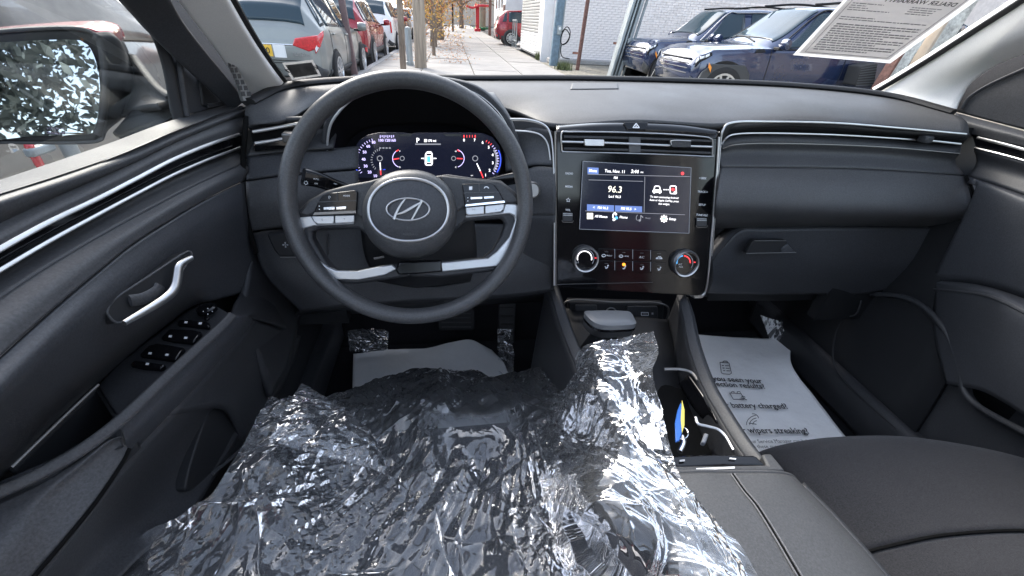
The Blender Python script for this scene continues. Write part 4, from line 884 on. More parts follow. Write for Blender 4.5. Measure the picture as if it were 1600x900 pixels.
# touchscreen
def zs(x, y): return 840 + x / 5, 170 + y / 5
ts = thing('touchscreen', None, None, fpl.at(990, 305)); ts.parent = cpn; ts.matrix_parent_inverse = cpn.matrix_basis.inverted()
prism('screen', [fpl.at(*q, .0035) for q in ((911, 252), (1080, 262), (1076.5, 364.5), (905.5, 358))], fpl.n * -.003, M['screen'], ts)
for a, b in (((911, 252), (1080, 262)), ((1080, 262), (1076.5, 364.5)), ((1076.5, 364.5), (905.5, 358)), ((905.5, 358), (911, 252))): bar('screen_edge', fpl, *a, *b, .9, M['print_grey'], ts, .0038)
sl = (10, .55)
def T(s, x, y, h, m='lit_white', par=ts, off=.0045, **k): return txt(s, fpl, *zs(x, y), h, M[m], par, dx=sl, off=off, **k)
quad('menu_button', fpl, [zs(*q) for q in ((390, 457), (476, 461), (476, 511), (390, 507))], M['lit_bar'], ts, .0042); T('Menu', 433, 484, 4.2, bold=.02)
T('Tue, Nov. 11', 605, 489, 4.6, bold=.015); T('3:44', 760, 491, 5.4, bold=.02); T('PM', 815, 498, 2.6)
dot('status_icon', fpl, *zs(1132, 505), 2.6, M['lit_red'], ts, .0045)
T('FM', 610, 540, 3.6, bold=.02)
for a in ((390, 512, 1190, 530), (398, 555, 825, 567), (372, 797, 1150, 828)): bar('rule', fpl, *zs(*a[:2]), *zs(*a[2:]), .8, M['lit_grey'], ts, .0042)
bar('rule', fpl, *zs(838, 530), *zs(832, 808), .8, M['lit_grey'], ts, .0042)
T('96.3', 605, 632, 10, 'lit_cream'); T('Lo:1 96.3', 603, 687, 3.8, bold=.02)
for x0, s_ in ((386, '<   FM 96.3'), (605, 'FM 95.5   >')):
    quad('preset_bar', fpl, [zs(*q) for q in ((x0, 746 + (x0 - 386) * .04), (x0 + 211, 754 + (x0 - 386) * .04), (x0 + 211, 802 + (x0 - 386) * .03), (x0, 795 + (x0 - 386) * .03))], M['lit_bar'], ts, .0042); T(s_, x0 + 106, 774 + (x0 - 386) * .04, 3.8, bold=.015)
quad('phone_link_car', fpl, [zs(*q) for q in ((905, 633), (912, 606), (920, 600), (948, 601), (957, 608), (963, 635), (968, 640), (968, 655), (960, 657), (958, 663), (950, 663), (948, 656), (918, 655), (916, 661), (906, 661), (904, 654), (898, 652), (898, 638))], M['lit_white'], ts, .0044)
quad('phone_link_glass', fpl, [zs(*q) for q in ((914, 629), (920, 608), (948, 609), (954, 631))], M['screen'], ts, .0048)
for k in range(3): dot('link_dot', fpl, *zs(988 + 16 * k, 632), 1.0, M['lit_white'], ts, .0045, 8)
ph = [zs(*q) for q in ((1036, 607), (1040, 603), (1078, 604), (1082, 608), (1084, 660), (1080, 664), (1040, 662), (1036, 658))]
for a, b in zip(ph, ph[1:] + ph[:1]): bar('phone_outline', fpl, *a, *b, 1.5, M['lit_white'], ts, .0045)
dot('phone_mark', fpl, *zs(1058, 630), 2.6, M['lit_red'], ts, .0045, 10); dot('phone_mark', fpl, *zs(1076, 655), 2.6, M['lit_white'], ts, .0045, 10)
for k, s_ in enumerate(('To start connecting Android', 'Auto or Apple CarPlay, press', 'this widget.')): T(s_, 991 - k, 692 + 26 * k, 2.9, bold=.012)
for dx_ in (0, 1):
    for dy_ in (0, 1): quad('menus_icon', fpl, [zs(386 + 25 * dx_ + a, 814 + 25 * dy_ + b) for a, b in ((0, 0), (22, .5), (22, 22.5), (0, 22))], M['lit_cream'], ts, .0044)
T('All Menus', 497, 842, 3.6, bold=.02); T('Phone', 672, 848, 3.6, bold=.02); T('Media', 862, 855, 2.6, 'lit_grey'); T('Setup', 1055, 862, 3.6, bold=.02)
arc('phone_icon', *zs(612, 838), 5.6, 6.4, 95, 265, 2.0, M['lit_white'], ts, fpl, .0045); dot('phone_dot', fpl, *zs(616, 852), 2.4, M['lit_cyan'], ts, .0046, 10); dot('phone_end', fpl, *zs(612, 824), 1.7, M['lit_white'], ts, .0046, 10); dot('phone_end', fpl, *zs(594, 868), 1.7, M['lit_white'], ts, .0046, 10)
dot('note_head', fpl, *zs(797, 872), 1.9, M['lit_grey'], ts, .0045, 10); bar('note_stem', fpl, *zs(805, 872), *zs(806, 832), 1.2, M['lit_grey'], ts); bar('note_flag', fpl, *zs(806, 833), *zs(824, 850), 1.6, M['lit_grey'], ts); arc('note_wave', *zs(788, 852), 4, 5, 110, 250, .9, M['lit_grey'], ts, fpl, .0045)
gx, gy = zs(988, 859); dot('setup_icon', fpl, gx, gy, 4.2, M['lit_white'], ts, .0044, 20); dot('setup_hole', fpl, gx, gy, 1.7, M['lit_cyan'], ts, .0048, 10)
for k in range(8): a = k * math.pi / 4; bar('setup_tooth', fpl, gx + 3.6 * math.cos(a), gy + 3.6 * math.sin(a), gx + 5.9 * math.cos(a), gy + 5.9 * math.sin(a), 2.2, M['lit_white'], ts, .0044)
# side keys of the panel
for s_, x_, y_ in (('RADIO', 247, 506), ('MEDIA', 245, 608), ('VOL', 237, 791), ('< SEEK', 1290, 543), ('TRACK >', 1290, 649), ('SETUP', 1285, 751), ('TUNE FILE', 1283, 831)): T(s_, x_, y_, 3.0, 'lit_grey' if 0 else 'print_white', cpn, .0012, bold=.025)
sx_, sy_ = zs(239, 713)
st5 = [(sx_ + (3.4 if k % 2 == 0 else 1.5) * math.sin(k * math.pi / 5), sy_ - (3.4 if k % 2 == 0 else 1.5) * math.cos(k * math.pi / 5)) for k in range(10)]
for a, b in zip(st5, st5[1:] + st5[:1]): bar('star_key', fpl, *a, *b, .8, M['print_white'], cpn, .0012)
for x_, y_ in ((887, 338), (1096.5, 346)):
    kn = prism('roller', [fpl.at(*q, .004) for q in rr_px(x_ - 8, y_ - 6, x_ + 8, y_ + 8, .4, 2)], fpl.n * -.003, M['plastic'], cpn, .001)
    sweep('roller_edge', [fpl.at(*q, .004) for q in rr_px(x_ - 9, y_ - 6.5, x_ + 9, y_ + 9, .4, 3)[5:15]], oval(.0005, .0005, 6), M['dim_metal'], kn, hint=fpl.n, n=30)
    for k in range(8):
        for j in range(2): dot('knurl', fpl, x_ - 6.6 + k * 1.9, y_ - 4.2 + j * 2.4 + k * .05, .7, M['print_white'], kn, .0045, 6)
# climate controls
def zc(x, y): return 840 + x / 5, 340 + y / 5
for (x_, y_, warm) in ((367, 318, 0), (1140, 351, 1)):
    cx, cy = zc(x_, y_); d = thing('climate_dial', None, None, fpl.at(cx, cy)); d.parent = cpn; d.matrix_parent_inverse = cpn.matrix_basis.inverted()
    rad = (fpl.at(cx + 19.5, cy) - fpl.at(cx - 19.5, cy)).length / 2
    Mx = frame(fpl.at(cx, cy, .0), fpl.r, fpl.u, fpl.n)
    lathe('dial_ring', [(rad * 1.02, 0), (rad, .012), (rad * .95, .0145), (rad * .86, .0135), (rad * .82, .010), (rad * .80, .004)], M['satin'], d, 48, Mx)
    lathe('dial_face', [(rad * .83, .0), (rad * .83, .0095), (0, .0095)], M['gloss'], d, 40, Mx)
    arc('dial_scale', cx, cy, 15.2, 15.2, -35, 215, 1.1, M['print_grey'], d, fpl, .0112, 40)
    if warm:
        arc('cool_arc', cx, cy, 11.4, 11.4, 95, 190, 1.8, M['lit_cyan'], d, fpl, .0114); arc('warm_arc', cx, cy, 11.4, 11.4, 85, -5, 1.8, M['lit_red'], d, fpl, .0114)
        txt('A/C', fpl, cx - 5, cy + 3, 2.6, M['print_white'], d, off=.0114, dx=sl); txt('MAX', fpl, cx - 4, cy + 7, 2.2, M['print_white'], d, off=.0114, dx=sl)
    else:
        arc('fan_arc', cx, cy, 12, 12, 195, -15, 1.6, M['lit_white'], d, fpl, .0114, 40)
        txt('0', fpl, cx - 10, cy + 6.5, 2.6, M['print_white'], d, off=.0114, dx=sl)
    bar('pointer', fpl, cx + 15.8, cy - .6, cx + 19, cy - .4, 1.4, M['lit_red'], d, .0148)
ic = {(0, 0): 'FRONT', (1, 0): 'REAR', (2, 0): 'A/C', (3, 0): ''}
for i in range(4):
    for j in range(2):
        x0, x1 = (477, 608, 748, 888)[i], (600, 740, 880, 1010)[i]; y0 = 243 + 92 * j + (x0 - 477) * .035; k_ = (x1 - x0) * .03
        bt = prism('climate_button', [fpl.at(*zc(*q), .0022) for q in ((x0, y0), (x1, y0 + k_), (x1, y0 + 84 + k_), (x0, y0 + 84))], fpl.n * -.002, M['gloss'], cpn, .0006)
        xm = (x0 + x1) / 2
        bar('key_mark', fpl, *zc(xm - 14, y0 + 24), *zc(xm + 14, y0 + 25), 1.0, M['lit_orange'] if (i, j) == (1, 1) else M['print_dark'], bt, .0026)
        if i < 3: bar('key_gap', fpl, *zc(x1 + 3, y0 + 2), *zc(x1 + 3, y0 + 76), .8, M['print_grey'], bt, .0024)
        if j == 0:
            if i < 2:
                arc('key_icon', *zc(xm - 22, y0 + 54), 3.4, 2.4, 0, 360, 1.0, M['print_white'], bt, fpl, .0026); bar('key_icon', fpl, *zc(xm - 32, y0 + 60), *zc(xm - 12, y0 + 62), 1, M['print_white'], bt, .0026); txt(ic[(i, j)], fpl, *zc(xm + 22, y0 + 55), 2.0, M['print_white'], bt, off=.0026, dx=sl)
            elif i == 2: txt('A/C', fpl, *zc(xm, y0 + 58), 3.4, M['print_white'], bt, off=.0026, dx=sl)
            else:
                quad('key_icon', fpl, [zc(*q) for q in ((xm - 26, y0 + 66), (xm - 24, y0 + 56), (xm - 12, y0 + 52), (xm - 6, y0 + 45), (xm + 12, y0 + 45), (xm + 20, y0 + 54), (xm + 25, y0 + 58), (xm + 25, y0 + 67))], M['print_white'], bt, .0026); arc('key_icon', *zc(xm + 2, y0 + 57), 2.2, 1.6, 0, 300, .8, M['gloss'], bt, fpl, .003)
        else:
            dot('key_icon', fpl, *zc(xm + 12, y0 + 40), 1.2, M['print_white'], bt, .0026, 8); bar('key_icon', fpl, *zc(xm + 10, y0 + 48), *zc(xm + 2, y0 + 60), 1.7, M['print_white'], bt, .0026); bar('key_icon', fpl, *zc(xm + 2, y0 + 60), *zc(xm - 10, y0 + 58), 1.5, M['print_white'], bt, .0026)
            if i != 1: bar('key_icon', fpl, *zc(xm - 14, y0 + 48), *zc(xm - 5, y0 + 50), 1.2, M['print_white'], bt, .0026)
            if i == 1: dot('lamp_glow', fpl, *zc(xm, y0 + 27), 2.6, M['lit_orange'], bt, .0028, 10)
bar('panel_crease', fpl, *zc(150, 522), *zc(900, 505), .9, M['print_dark'], cpn, .0012)
# ------------------------------------------------------------------ steering wheel
H = at(635.5, 310, Y=.60)
wn = Vector((.0, -math.cos(R(22)), math.sin(R(22))))
wp = Plane(H, wn)
sw = thing('steering_wheel', 'dark grey steering wheel with silver spokes and a round emblem hub', 'steering wheel', H)
RW, RT = .1712, .0118; RC = wp.at(642, 318.5); RO = (RC - H)
V = []; nS, nT = 120, 20
for i in range(nS):
    a = 2 * math.pi * i / nS
    for j in range(nT):
        t = 2 * math.pi * j / nT; rr = RW + RT * math.cos(t); V.append(wp.loc(rr * math.cos(a), rr * math.sin(a), RT * 1.5 * math.sin(t)) + RO)
F = grid_faces(nT, nS, True) + [((nS - 1) * nT + j, (nS - 1) * nT + (j + 1) % nT, (j + 1) % nT, j) for j in range(nT)]
fix_normals(mesh('rim', V, F, M['leather'], sw))
def wa(pts, off): return [wp.at(x, y, off) for x, y in pts]
def smooth_px(pts, n): return [(p.x, p.y) for p in cr([Vector((x, y, 0)) for x, y in pts], n, True)]
back = Vector(-wn)
# spoke bodies (dark) under the silver
prism('spoke', wa([(600, 276), (575, 283), (545, 288), (508, 298), (482, 312), (462, 332), (449, 350), (452, 372), (464, 397), (486, 425), (506, 443), (560, 444), (600, 438), (640, 432), (640, 410), (590, 418), (556, 425), (524, 424), (512, 414), (500, 396), (487, 374), (486, 362), (500, 357), (560, 357), (590, 380)], -.012), back * .026, M['plastic'], sw, .004)
prism('spoke', wa([(672, 276), (700, 272), (740, 278), (783, 282), (806, 300), (818, 318), (824, 336), (820, 366), (810, 392), (794, 412), (776, 424), (690, 434), (640, 432), (640, 410), (700, 410), (755, 404), (770, 392), (784, 368), (790, 350), (784, 342), (727, 346), (700, 372)], -.012), back * .026, M['plastic'], sw, .004)
def plate(name, pts, off, th, m, b=.0015, par=sw): return prism(name, wa(pts, off), back * th, m, par, b)
plate('spoke_cover', [(585, 282), (545, 289), (508, 299), (482, 314), (466, 334), (480, 338), (490, 334), (556, 335), (572, 345)], -.006, .012, M['pad_mid'], .003)
plate('spoke_cover', [(688, 274), (740, 280), (783, 284), (804, 302), (813, 317), (789, 318), (727, 323), (708, 335)], -.006, .012, M['pad_mid'], .003)
plate('silver_spoke', [(486, 338), (470, 339.5), (461, 344), (457, 352), (458, 364), (466, 386), (482, 410), (497, 428), (512, 436.5), (560, 437.5), (600, 430), (619, 420.5), (612, 414), (590, 417.5), (556, 424.5), (525, 423.5), (512, 418), (494, 405), (478, 380), (471, 364), (474, 357), (490, 353), (553, 350), (553, 347), (494, 350)], -.007, .012, M['silver'], .0025)
plate('silver_spoke', [(789, 318.5), (806, 318.5), (814, 324), (817.5, 333), (814.5, 360), (805.5, 385), (791, 405), (776, 416.5), (690, 425), (689, 410.5), (763, 404), (777, 393), (796, 371), (805, 345), (803, 337), (796, 334), (727, 340.5), (727, 336.5), (785, 331)], -.007, .012, M['silver'], .0025)
plate('lower_bridge', [(617, 421), (624, 409), (690, 407), (692, 425), (660, 428), (622, 430)], -.006, .015, M['gloss'], .003)
# hub
def ell(cx, cy, rx, ry, n=48, p=2.0):
    out = []
    for i in range(n):
        t = 2 * math.pi * i / n; c, s = math.cos(t), math.sin(t); out.append((cx + rx * abs(c) ** (2 / p) * (1 if c >= 0 else -1), cy + ry * abs(s) ** (2 / p) * (1 if s >= 0 else -1)))
    return out
def dome(name, layers, m, par, n=48):
    """layers: (cx, cy, rx, ry, offset) in photo pixels on the wheel's plane, outermost first; closed by a centre point."""
    V = []
    for cx, cy, rx, ry, off, *pw in layers: V += wa(ell(cx, cy, rx, ry, n, pw[0] if pw else 2.15), off)
    F = grid_faces(n, len(layers), True); c = layers[-1]; V.append(wp.at(c[0], c[1], c[4] + .0005)); k = len(V) - 1; b = (len(layers) - 1) * n
    F += [(b + i, b + (i + 1) % n, k) for i in range(n)]
    return fix_normals(mesh(name, V, F, m, par))
hub = dome('hub', [(640, 338, 66, 66, -.045), (640, 336, 71, 69, -.02), (640, 334, 74, 69, .0), (639.5, 332, 73, 66, .012), (639, 329.5, 69, 58, .021), (638.5, 328, 64.5, 51.5, .024), (638, 327.5, 60, 47, .0235)], M['leather'], sw)
ring = wa(ell(638, 328, 62.3, 48.6, 64, 2.15), .0245)
sweep('hub_ring', ring, oval(.0022, .0020, 8), M['satin'], sw, hint=wn, n=128, closed=True)
dome('airbag_cover', [(638, 327.5, 60.5, 47, .0238), (638, 327.5, 56, 43, .0258), (638, 327.5, 40, 30, .029), (638, 327.5, 20, 15, .0305)], M['pad_dark'], sw)
em_ = thing('emblem', None, None, wp.at(637, 327, .03)); em_.parent = sw; em_.matrix_parent_inverse = sw.matrix_basis.inverted()
sweep('emblem_ring', wa(ell(637.5, 327.2, 33.5, 17.3, 48), .031), oval(.0014, .0016, 8), M['satin'], em_, hint=wn, n=96, closed=True)
def tp(t): return .55 + .75 * math.sin(math.pi * min(max(t, .06), .94))
sweep('emblem_stroke', wa([(633, 310.8), (626, 320), (619.5, 332), (615.5, 342.5)], .0315), oval(.0019, .0014, 8), M['satin'], em_, hint=wn, taper=lambda t: .6 + .5 * t)
sweep('emblem_stroke', wa([(659.5, 312.5), (655, 322), (648.5, 334), (643, 343.8)], .0315), oval(.0019, .0014, 8), M['satin'], em_, hint=wn, taper=lambda t: 1.1 - .5 * t)
sweep('emblem_stroke', wa([(619, 335), (630, 332), (640, 326.5), (650, 320.5), (657, 316.5)], .0322), oval(.0017, .0013, 8), M['satin'], em_, hint=wn, taper=tp)
txt('AIRBAG', wp, 641, 366, 4.2, M['print_dark'], sw, off=.0285, stretch=1.15); txt('⊢', wp, 639, 356.5, 4.5, M['print_dark'], sw, off=.0295)
# switches
bl = plate('switch_pod', [(488, 336), (496.5, 316), (504, 305.5), (514, 302), (555, 297), (559, 300), (557, 334.5)], -.001, .008, M['gloss'], .0015)
bar('pod_split', wp, 497, 315.5, 557, 313.5, .8, M['print_dark'], bl, .0004); bar('pod_split', wp, 527, 300.5, 527, 314, .8, M['print_dark'], bl, .0004)
for (a, b, c, d) in ((505, 323.5, 523, 323), (525, 323, 541, 322)): plate('scroll_bar', [(a, b), (c, d), (c, d + 5), (a, b + 5)], .002, .003, M['chrome'], .0008, bl)
txt('MODE', wp, 541.5, 306, 2.6, M['print_white'], bl, off=.0005); txt('(•', wp, 515, 308, 4, M['print_white'], bl, off=.0005)
for (x_, y_) in ((499, 322), (499, 327)): dot('volume_dot', wp, x_, y_, .9, M['print_white'], bl, .0006, 8)
plate('lower_edge', [(491, 332), (556, 329), (556, 333), (489, 336)], .0005, .001, M['dim_metal'], 0, bl)
for lp, ch in (([(486, 338), (521.5, 336.8), (521.5, 349.6), (497, 350.5), (491, 347)], '✆'), ([(523, 336.8), (553.5, 336), (553.5, 347.5), (523, 349.4)], '✳')):
    b_ = plate('spoke_button', lp, -.003, .006, M['silver'], .0012); txt('\\' if 0 else ('c' if ch == '✆' else '*'), wp, sum(p[0] for p in lp) / len(lp), 343, 4, M['ink'], b_, off=-.0025)
br = plate('switch_pod', [(722, 287.5), (767, 285.5), (772, 288), (781, 300), (789, 317), (727, 323)], -.001, .008, M['gloss'], .0015)
bar('pod_split', wp, 724, 301.5, 781, 300, .8, M['print_dark'], br, .0004); bar('pod_split', wp, 748, 287, 749, 300, .8, M['print_dark'], br, .0004)
for (a, b, c, d) in ((735, 308, 754, 307), (756, 307, 772, 306)): plate('scroll_bar', [(a, b), (c, d), (c, d + 4), (a, b + 4)], .002, .003, M['chrome'], .0008, br)
quad('pod_icon', wp, [(733, 291.5), (738, 291.2), (738, 296.5), (733, 296.8)], M['print_white'], br, .0005); arc('pod_icon', 760, 294.5, 4, 3.4, 0, 180, 1.4, M['print_white'], br, wp, .0005)
for (x_, y_) in ((731, 309), (731, 314)): dot('speed_dot', wp, x_, y_, .9, M['print_white'], br, .0006, 8)
plate('lower_edge', [(728, 319.5), (788, 313.5), (789, 316.5), (727, 322.5)], .0005, .001, M['chrome'], 0, br)
for lp, s_ in (([(727.5, 324), (756.5, 321.3), (756.5, 334.5), (732, 336.3), (728, 334)], 'l=l'), ([(758, 321.2), (788.5, 318.3), (787, 327), (783, 331), (758, 334.3)], '≡')):
    b_ = plate('spoke_button', lp, -.003, .006, M['silver'], .0012); txt(s_, wp, sum(p[0] for p in lp) / len(lp), 327.5, 3.2, M['ink_soft'], b_, off=-.0025)
# stalks behind the wheel
stk = thing('light_stalk', 'glossy black light and indicator stalk reaching left behind the steering wheel', 'stalk', at(540, 295, Y=.68))
pth = [at(575, 306, Y=.72), at(530, 293, Y=.70), at(500, 282, Y=.685), at(474, 276, Y=.675)]
sweep('lever', pth, rrect(.012, .011, .006), M['gloss'], stk, n=24, taper=lambda t: .8 + .3 * t)
spl = Plane(at(490, 284, Y=.655), (-.1, -.9, .4))
for s_, x_, y_, h_ in (('☀', 478, 286, 5), ('AUTO', 494, 280, 2.2), ('OFF', 494, 287, 2.2), ('-oo-', 524, 287, 2.4)): txt(s_, spl, x_, y_, h_, M['print_white'], stk, dx=(10, 1.5), off=.004)
s2 = thing('wiper_stalk', 'black wiper stalk just showing right of the steering wheel hub', 'stalk', at(790, 285, Y=.68))
sweep('lever', [at(755, 290, Y=.71), at(790, 281, Y=.695), at(812, 277, Y=.685)], rrect(.010, .009, .005), M['gloss'], s2, n=16)
cv = thing('column_cover', 'black plastic shroud round the steering column under the hub', 'column cover', at(660, 380, Y=.72))
patch('shroud', [Ys((560, 330, .69), (650, 320, .66), (740, 330, .69)), Ys((570, 400, .68), (655, 405, .65), (745, 400, .68)), Ys((590, 440, .71), (660, 450, .69), (735, 440, .71))], M['plastic_deep'], cv, 24, 20, .01)
tube('shroud_edge', Ys((618, 437, .70), (650, 447, .69), (690, 449, .69), (735, 441, .70)), .0014, M['plastic'], cv)
tube('tilt_lever', Ys((584, 404, .66), (600, 401, .665)), .002, M['dim_metal'], cv)
def Zs(pts, z0, z1=None):
    n = len(pts); z1 = z0 if z1 is None else z1
    return [at(a, b, Z=z0 + (z1 - z0) * i / (n - 1)) for i, (a, b) in enumerate(pts)]
# ------------------------------------------------------------------ driver's door
dd = thing('driver_door', 'open-grain charcoal driver door panel with two silver strips, pull handle and window switches', 'car door', (-.72, .5, .5))
def Xs(X, *t): return [at(a, b, X=c[0] if c else X) for a, b, *c in t]
def xr(pts, x0, x1):    # X eases from x0 at the first point to x1 at the last
    n = len(pts); return [at(a, b, X=x0 + (x1 - x0) * i / (n - 1)) for i, (a, b) in enumerate(pts)]
r1 = xr([(-60, 304), (0, 282), (90, 252), (177, 222), (240, 198), (283, 184), (330, 170), (384, 158)], -.755, -.74)
r2 = xr([(-60, 326), (0, 307), (110, 272), (210, 236), (280, 206), (340, 184), (388, 168)], -.71, -.70)
r2b = xr([(-60, 348), (0, 326), (110, 289), (210, 252), (280, 219), (340, 194), (387, 173)], -.703, -.697)
r3 = xr([(-60, 377), (0, 350), (75, 314), (150, 279), (270, 219), (330, 196), (386, 180)], -.712, -.702)
patch('window_sill', [r1, r2, r2b, r3], M['pad_mid'], dd, 50, 22, .012)
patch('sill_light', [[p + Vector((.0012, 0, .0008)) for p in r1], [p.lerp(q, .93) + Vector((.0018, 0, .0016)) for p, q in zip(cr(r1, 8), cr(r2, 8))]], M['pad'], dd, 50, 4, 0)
r4 = xr([(-60, 423), (0, 388), (75, 347), (150, 311), (210, 280), (270, 249), (325, 226), (372, 210), (385, 206)], -.70, -.695)
patch('upper_panel', [[p + Vector((-.002, 0, .002)) for p in r3], [p.lerp(q, .5) + Vector((.004, 0, .002)) for p, q in zip(cr(r3, 9), cr(r4, 9))], r4], M['pad_mid'], dd, 50, 14, .01)
r4b = [p + Vector((0, 0, -.006)) for p in r4]
r5 = xr([(-60, 457), (0, 421), (75, 377), (150, 336), (210, 304), (270, 273), (325, 249), (373, 231), (385, 227)], -.70, -.695)
patch('gloss_inlay', [[p + Vector((-.004, 0, 0)) for p in r4], [p + Vector((-.004, 0, 0)) for p in r5]], M['gloss'], dd, 50, 4, .006)
sweep('silver_strip', [p + Vector((.001, 0, 0)) for p in r4[:-1]], rrect(.0024, .002, .001), M['satin'], dd, n=70)
sweep('silver_strip', [p + Vector((.001, 0, 0)) for p in r5[:-1]], rrect(.0019, .0018, .0009), M['satin'], dd, n=70)
r6 = xr([(-60, 509), (0, 466), (69, 420), (150, 372), (225, 331), (310, 287), (390, 252)], -.695, -.69)
patch('band_panel', [[p + Vector((-.004, 0, -.003)) for p in r5], [p.lerp(q, .5) + Vector((-.012, 0, 0)) for p, q in zip(cr(r5, 9), cr(r6, 9))], r6], M['plastic'], dd, 50, 12, .01)
r7 = xr([(-60, 615), (0, 557), (90, 477), (162, 417), (210, 379), (270, 341), (325, 309), (382, 282)], -.672, -.685)
patch('middle_panel', [r6, [p.lerp(q, .5) + Vector((.004, 0, .002)) for p, q in zip(cr(r6, 9), cr(r7, 9))], r7], M['pad_mid'], dd, 50, 14, .01)
r7b = [p + Vector((-.001, 0, -.0025)) for p in r7]
r8 = xr([(-60, 690), (0, 624), (90, 540), (170, 474), (240, 420), (300, 374), (385, 322)], -.665, -.682)
r9 = xr([(-60, 752), (0, 680), (60, 632), (150, 560), (235, 495), (310, 440), (395, 392)], -.715, -.70)
r10 = Zs([(-60, 800), (17, 733), (85, 664), (153, 600), (190, 566), (250, 516), (303, 478)], .862) + Xs(-.71, (340, 468), (420, 448))
patch('lower_panel', [r7b, r8, r9, r10], M['pad_dark'], dd, 60, 40, .01)
patch('front_panel', [Xs(-.705, (395, 385), (430, 430), (470, 485)), Xs(-.70, (388, 440), (420, 490), (455, 560)), Xs(-.695, (376, 494), (398, 540), (425, 620))], M['plastic'], dd, 20, 14, .01)
# pull handle and its recess
hp_ = Plane(at(240, 440, X=-.668), (1, -.15, .25), (0, 1, 0))
rec = cr([hp_.at(*q, .002) for q in ((168, 484), (172, 475), (186, 462), (215, 443), (250, 420), (285, 397), (297, 393), (299, 402), (288, 418), (280, 436), (272, 455), (255, 470), (225, 486), (192, 503), (178, 502), (168, 490))], 60, True)
hr = prism('handle_recess', rec, hp_.n * -.02, M['plastic_deep'], dd)
sweep('recess_edge', rec, oval(.0012, .0012, 8), M['pad_mid'], dd, hint=hp_.n, n=90, closed=True)
sweep('recess_inner', [hp_.at(*q, .006) for q in ((203, 470), (225, 466), (245, 455), (250, 446))], oval(.006, .002, 8), M['plastic'], hr, hint=hp_.n)
hd = sweep('pull_handle', [hp_.at(*q, .014) for q in ((194, 505), (222, 489), (250, 472), (267, 459), (275, 446), (278, 430), (280, 417), (287, 410), (300, 403))], oval(.0052, .004, 10), M['satin'], dd, hint=hp_.n, n=60, taper=lambda t: .55 + .4 * math.sin(math.pi * t))
# armrest with switches
q0 = xr([(303, 479), (330, 475), (355, 480), (380, 484)], -.70, -.62)
L_out = Zs([(153, 602), (180, 572), (215, 543), (260, 510), (300, 480), (326, 475)], .862)
L_in = Zs([(186, 653), (215, 630), (255, 595), (300, 552), (340, 515), (362, 493)], .866)
patch('switch_plate', [L_out, [p.lerp(q, .5) + Vector((0, 0, .003)) for p, q in zip(L_out, L_in)], L_in], M['plastic'], dd, 40, 14, .012)
spl_ = Plane((L_out[2] + L_in[2]) / 2 + Vector((0, 0, .004)), (L_in[0] - L_out[0]).cross(L_in[4] - L_in[0]), (1, 0, 0))
def d6(x, y): return x / 3.333, 380 + y / 3.333
for c in ([(928, 400), (960, 393), (1090, 410), (1088, 432), (1020, 430), (920, 418)], [(835, 490), (880, 443), (1000, 448), (1050, 458), (1008, 512), (900, 505)], [(722, 580), (770, 530), (820, 518), (960, 540), (915, 602), (800, 592)], [(672, 630), (700, 606), (862, 628), (835, 648), (740, 645)]):
    prism('window_switch', [spl_.at(*d6(*q), .004) for q in c], spl_.n * -.008, M['gloss'], dd, .0025)
for c in ((968, 411), (1042, 417), (886, 484), (967, 492), (781, 573), (869, 580), (767, 628)): quad('switch_mark', spl_, [(d6(*c)[0] + a, d6(*c)[1] + b) for a, b in ((-3, 1.6), (-1.6, -1.6), (3.4, -1.3), (2, 1.9))], M['print_white'], dd, .0048)
mx = spl_.at(*d6(1082, 355), .004)
md = lathe('mirror_dial', [(.0125, 0), (.0125, .006), (.010, .008), (0, .007)], M['gloss'], dd, 24, frame(mx, spl_.r, spl_.u, spl_.n))
for k in range(4):
    a = k * math.pi / 2; dot('dial_mark', spl_, d6(1082, 355)[0] + 7 * math.cos(a), d6(1082, 355)[1] + 4.5 * math.sin(a), .9, M['print_white'], md, .0125, 6)
prism('mirror_select', [spl_.at(*d6(*q), .006) for q in ((1055, 385), (1075, 378), (1090, 386), (1074, 398))], spl_.n * -.004, M['gloss'], dd, .001)
# grab cup
cupo = Zs([(17, 732), (60, 690), (110, 642), (153, 602)], .866); cupi = Zs([(60, 738), (110, 710), (150, 684), (186, 653)], .866)
low = Vector((0, 0, -.05))
patch('grab_cup', [cupo, [p + low for p in cupo], [p + low for p in cupi], cupi], M['plastic_deep'], dd, 24, 20, .004, lin=True)
patch('cup_end', [[L_out[0], L_in[0]], [L_out[0] + low, L_in[0] + low]], M['plastic_deep'], dd, 8, 4, .004)
sweep('cup_edge', [p + Vector((.001, 0, .001)) for p in cupo], oval(.0018, .0014, 8), M['dim_metal'], dd)
edge = Zs([(-60, 790), (13, 763), (70, 736), (127, 703), (177, 666), (215, 632), (255, 594), (310, 543), (345, 511), (362, 493)], .872)
sweep('armrest_edge', [p + (EYE - p).normalized() * .006 for p in edge], rrect(.006, .004, .003), M['pad'], dd, n=80)
e2 = Zs([(-60, 806), (13, 774), (70, 748), (127, 715), (182, 678), (222, 641), (262, 603), (318, 549), (352, 516), (374, 494)], .864)
e3 = Zs([(-60, 1000), (40, 920), (100, 850), (160, 770), (210, 706), (262, 650), (310, 600), (350, 555), (380, 522), (396, 500)], .815)
patch('armrest_side', [edge, e2, [p.lerp(q, .4) + Vector((.006, 0, .004)) for p, q in zip(e2, e3)], e3], M['pad_dark'], dd, 60, 26, .01)
nose = [edge[-1], e2[-1], e2[-1].lerp(e3[-1], .4) + Vector((.006, 0, .004)), e3[-1]]
n1_ = Xs(-.685, (368, 474), (392, 476), (412, 486), (424, 505)); n2_ = Xs(-.712, (380, 452), (412, 455), (440, 475), (462, 520))
patch('armrest_nose', [nose, n1_, n2_], M['plastic'], dd, 16, 16, .006)
